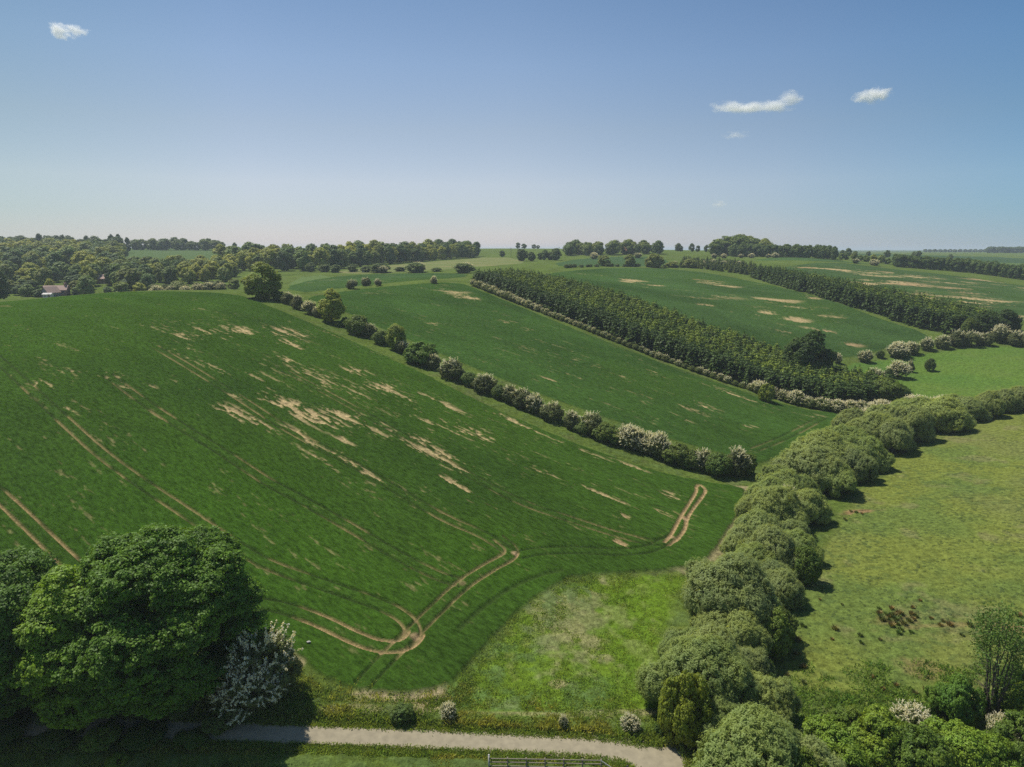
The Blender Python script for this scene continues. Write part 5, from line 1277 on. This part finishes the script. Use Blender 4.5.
# ------------------------------------------------------------------ clouds: small, high, far beyond the haze
def cloud(px, py, dist, wpx, hpx, label, seed, dens, lumps):
    d = ray(px, py); d = d / np.linalg.norm(d); c = Vector(d * dist) + Vector((0, 0, HC)); k = dist / FPX * .93
    m, n, l = new_mat('cloud'); out = N(n, 'ShaderNodeOutputMaterial'); pv = N(n, 'ShaderNodeVolumePrincipled'); pv.inputs['Color'].default_value = (1, 1, 1, 1); pv.inputs['Anisotropy'].default_value = .3
    tcn = N(n, 'ShaderNodeTexCoord'); ln = N(n, 'ShaderNodeVectorMath', operation='LENGTH')
    ns = N(n, 'ShaderNodeTexNoise', i_Scale=2.6, i_Detail=6.0, i_Roughness=.62); mp = N(n, 'ShaderNodeMapping'); mp.inputs['Location'].default_value = (seed, seed * .7, 0); mp.inputs['Scale'].default_value = (1, 1, .7)
    l.new(tcn.outputs['Object'], mp.inputs[0]); l.new(mp.outputs[0], ns.inputs['Vector'])
    prev = None
    for (lx, lz, rx, rz_) in lumps:                    # soft overlapping puffs
        q = N(n, 'ShaderNodeMapping'); q.vector_type = 'POINT'; q.inputs['Location'].default_value = (-lx / rx, 0, -lz / rz_); q.inputs['Scale'].default_value = (1 / rx, 1 / max(rx * .8, .01), 1 / rz_)
        l.new(tcn.outputs['Object'], q.inputs[0]); le = N(n, 'ShaderNodeVectorMath', operation='LENGTH'); l.new(q.outputs[0], le.inputs[0])
        f = N(n, 'ShaderNodeMath', operation='SUBTRACT', i_0=1.0); l.new(le.outputs['Value'], f.inputs[1])
        if prev is None: prev = f
        else:
            mx = N(n, 'ShaderNodeMath', operation='SMOOTH_MAX', i_2=.25); l.new(prev.outputs[0], mx.inputs[0]); l.new(f.outputs[0], mx.inputs[1]); prev = mx
    nz = N(n, 'ShaderNodeMath', operation='MULTIPLY_ADD', i_1=2.9, i_2=-1.62); l.new(ns.outputs['Fac'], nz.inputs[0])
    ad = N(n, 'ShaderNodeMath', operation='ADD'); l.new(prev.outputs[0], ad.inputs[0]); l.new(nz.outputs[0], ad.inputs[1])
    mr = N(n, 'ShaderNodeMapRange', i_1=0.0, i_2=.7, i_3=0.0, i_4=dens / (wpx * k)); l.new(ad.outputs[0], mr.inputs[0]); l.new(mr.outputs[0], pv.inputs['Density'])
    l.new(pv.outputs[0], out.inputs['Volume'])
    bm = bmesh.new(); bmesh.ops.create_uvsphere(bm, u_segments=24, v_segments=14, radius=1.0)
    me = bpy.data.meshes.new('cloud'); bm.to_mesh(me); bm.free(); me.materials.append(m)
    o = bpy.data.objects.new('cloud', me); col.objects.link(o); o.location = c; o.rotation_euler = (0, 0, -math.atan2(d[0], d[1])); o.scale = (wpx * k / 2, wpx * k * .4, hpx * k / 2)
    tag(o, label, 'cloud')
cloud(757, 103, 3200, 88, 26, 'longest of the white clouds, curled up at its right end', 3.1, 15, [(-.52, -.1, .42, .62), (-.1, -.28, .45, .5), (.3, -.3, .4, .5), (.68, .15, .28, .65)])
cloud(874, 95, 3300, 42, 20, 'small oval white cloud right of the long curled cloud', 5.7, 12, [(0, 0, .75, .7), (-.4, -.2, .5, .5)])
cloud(67, 31, 3000, 36, 20, 'lone small white cloud in the upper left of the sky', 8.3, 12, [(-.25, -.1, .55, .75), (.35, .15, .5, .5)])
cloud(719, 204, 4500, 26, 12, 'faint wisp of cloud low in the sky above the right copse', 2.2, 3, [(0, 0, .8, .7)])
cloud(735, 135, 3600, 34, 12, 'very faint wisp of cloud just under the long curled cloud', 9.4, 2, [(0, 0, .8, .7)])

# lane-side brambles in the deep shade under the beeches hide the lane there
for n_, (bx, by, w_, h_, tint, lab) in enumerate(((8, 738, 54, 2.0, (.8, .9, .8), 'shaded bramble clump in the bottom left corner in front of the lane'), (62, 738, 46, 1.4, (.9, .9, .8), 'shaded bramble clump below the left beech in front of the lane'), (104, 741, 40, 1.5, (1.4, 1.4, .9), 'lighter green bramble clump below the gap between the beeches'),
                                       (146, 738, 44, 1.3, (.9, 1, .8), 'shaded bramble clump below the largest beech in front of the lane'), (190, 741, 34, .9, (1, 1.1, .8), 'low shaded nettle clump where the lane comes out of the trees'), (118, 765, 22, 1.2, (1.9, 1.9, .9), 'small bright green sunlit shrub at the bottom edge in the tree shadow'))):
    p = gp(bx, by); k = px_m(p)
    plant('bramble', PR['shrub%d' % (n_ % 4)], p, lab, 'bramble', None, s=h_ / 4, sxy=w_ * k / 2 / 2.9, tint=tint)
# ------------------------------------------------------------------ light, sky, air
SUN_DIR = Vector((-.74, .58, 0)).normalized()
SUN_EL = math.radians(60)
sv = Vector((SUN_DIR.x * math.cos(SUN_EL), SUN_DIR.y * math.cos(SUN_EL), math.sin(SUN_EL)))
sd_ = bpy.data.lights.new('sun', 'SUN'); sd_.energy = 3.8; sd_.angle = math.radians(.53); sd_.color = (1, .955, .88)
so = bpy.data.objects.new('sun', sd_); col.objects.link(so); so.rotation_euler = sv.to_track_quat('Z', 'Y').to_euler(); so.location = (0, 0, 300)
w = bpy.data.worlds.new('World'); scene.world = w; w.use_nodes = True
wn, wl = w.node_tree.nodes, w.node_tree.links
bg = next(x for x in wn if x.type == 'BACKGROUND')
sky = wn.new('ShaderNodeTexSky'); sky.sky_type = 'NISHITA'; sky.sun_disc = False
sky.sun_elevation = SUN_EL; sky.sun_rotation = math.atan2(SUN_DIR.x, SUN_DIR.y)
sky.altitude = 150; sky.air_density = 1.0; sky.dust_density = 0.0; sky.ozone_density = 3.0
tc = wn.new('ShaderNodeTexCoord'); sx = wn.new('ShaderNodeSeparateXYZ'); wl.new(tc.outputs['Generated'], sx.inputs[0])
ramp = wn.new('ShaderNodeValToRGB'); wl.new(sx.outputs['Z'], ramp.inputs[0])          # summer whiteness of the low sky
el = ramp.color_ramp.elements
el[0].position = 0.0; el[0].color = (.74, .70, .95, 1); el[1].position = 1.0; el[1].color = (1, 1, 1, 1)
for q, cc in ((.05, (.90, .82, .90)), (.09, (1.13, .935, .915)), (.16, (1.17, .97, .88)), (.24, (1.13, 1.02, .96)), (.31, (1.0, .97, .94))):
    e_ = el.new(q); e_.color = (*cc, 1)
ml = wn.new('ShaderNodeVectorMath'); ml.operation = 'MULTIPLY'; wl.new(sky.outputs[0], ml.inputs[0]); wl.new(ramp.outputs[0], ml.inputs[1])
r2 = wn.new('ShaderNodeValToRGB'); mrx = wn.new('ShaderNodeMapRange'); mrx.inputs[1].default_value = -.6; mrx.inputs[2].default_value = .6
wl.new(sx.outputs['X'], mrx.inputs[0]); wl.new(mrx.outputs[0], r2.inputs[0])          # clearer, deeper air away from the sun's side
e2 = r2.color_ramp.elements; e2[0].position = 0; e2[0].color = (.78, .84, .79, 1); e2[1].position = 1; e2[1].color = (.54, .80, .95, 1)
for q, cc in ((.21, (.975, .965, .955)), (.5, (1, 1, 1)), (.79, (.81, .905, .975))):
    e_ = e2.new(q); e_.color = (*cc, 1)
ml2 = wn.new('ShaderNodeVectorMath'); ml2.operation = 'MULTIPLY'; wl.new(ml.outputs[0], ml2.inputs[0]); wl.new(r2.outputs[0], ml2.inputs[1])
wl.new(ml2.outputs[0], bg.inputs[0]); bg.inputs[1].default_value = .076

HAZE = 1.8e-4
if HAZE:
    hm, n, l = new_mat('haze')
    out = N(n, 'ShaderNodeOutputMaterial'); pv = N(n, 'ShaderNodeVolumePrincipled')
    pv.inputs['Color'].default_value = (.80, .87, 1, 1); pv.inputs['Density'].default_value = HAZE; pv.inputs['Anisotropy'].default_value = .2
    l.new(pv.outputs[0], out.inputs['Volume'])
    x0, y0, z0, x1, y1, z1 = -17000, -17000, -6, 17000, 17000, 74
    V = [(x, y, z) for x in (x0, x1) for y in (y0, y1) for z in (z0, z1)]
    F = [(0, 1, 3, 2), (4, 6, 7, 5), (0, 4, 5, 1), (2, 3, 7, 6), (0, 2, 6, 4), (1, 5, 7, 3)]
    ho = bpy.data.objects.new('haze', mesh_np('haze', V, F, hm)); col.objects.link(ho); ho['kind'] = 'stuff'

scene.view_settings.view_transform = 'Standard'; scene.view_settings.look = 'None'
scene.view_settings.gamma = 1; scene.view_settings.use_curve_mapping = False
scene.view_settings.exposure = 0.42
scene.render.engine = 'CYCLES'
c = scene.cycles
c.max_bounces = 8; c.diffuse_bounces = 3; c.glossy_bounces = 2; c.transmission_bounces = 3; c.volume_bounces = 6; c.transparent_max_bounces = 8
c.use_adaptive_sampling = False; c.adaptive_threshold = .015
c.use_denoising = False; c.sample_clamp_indirect = 6
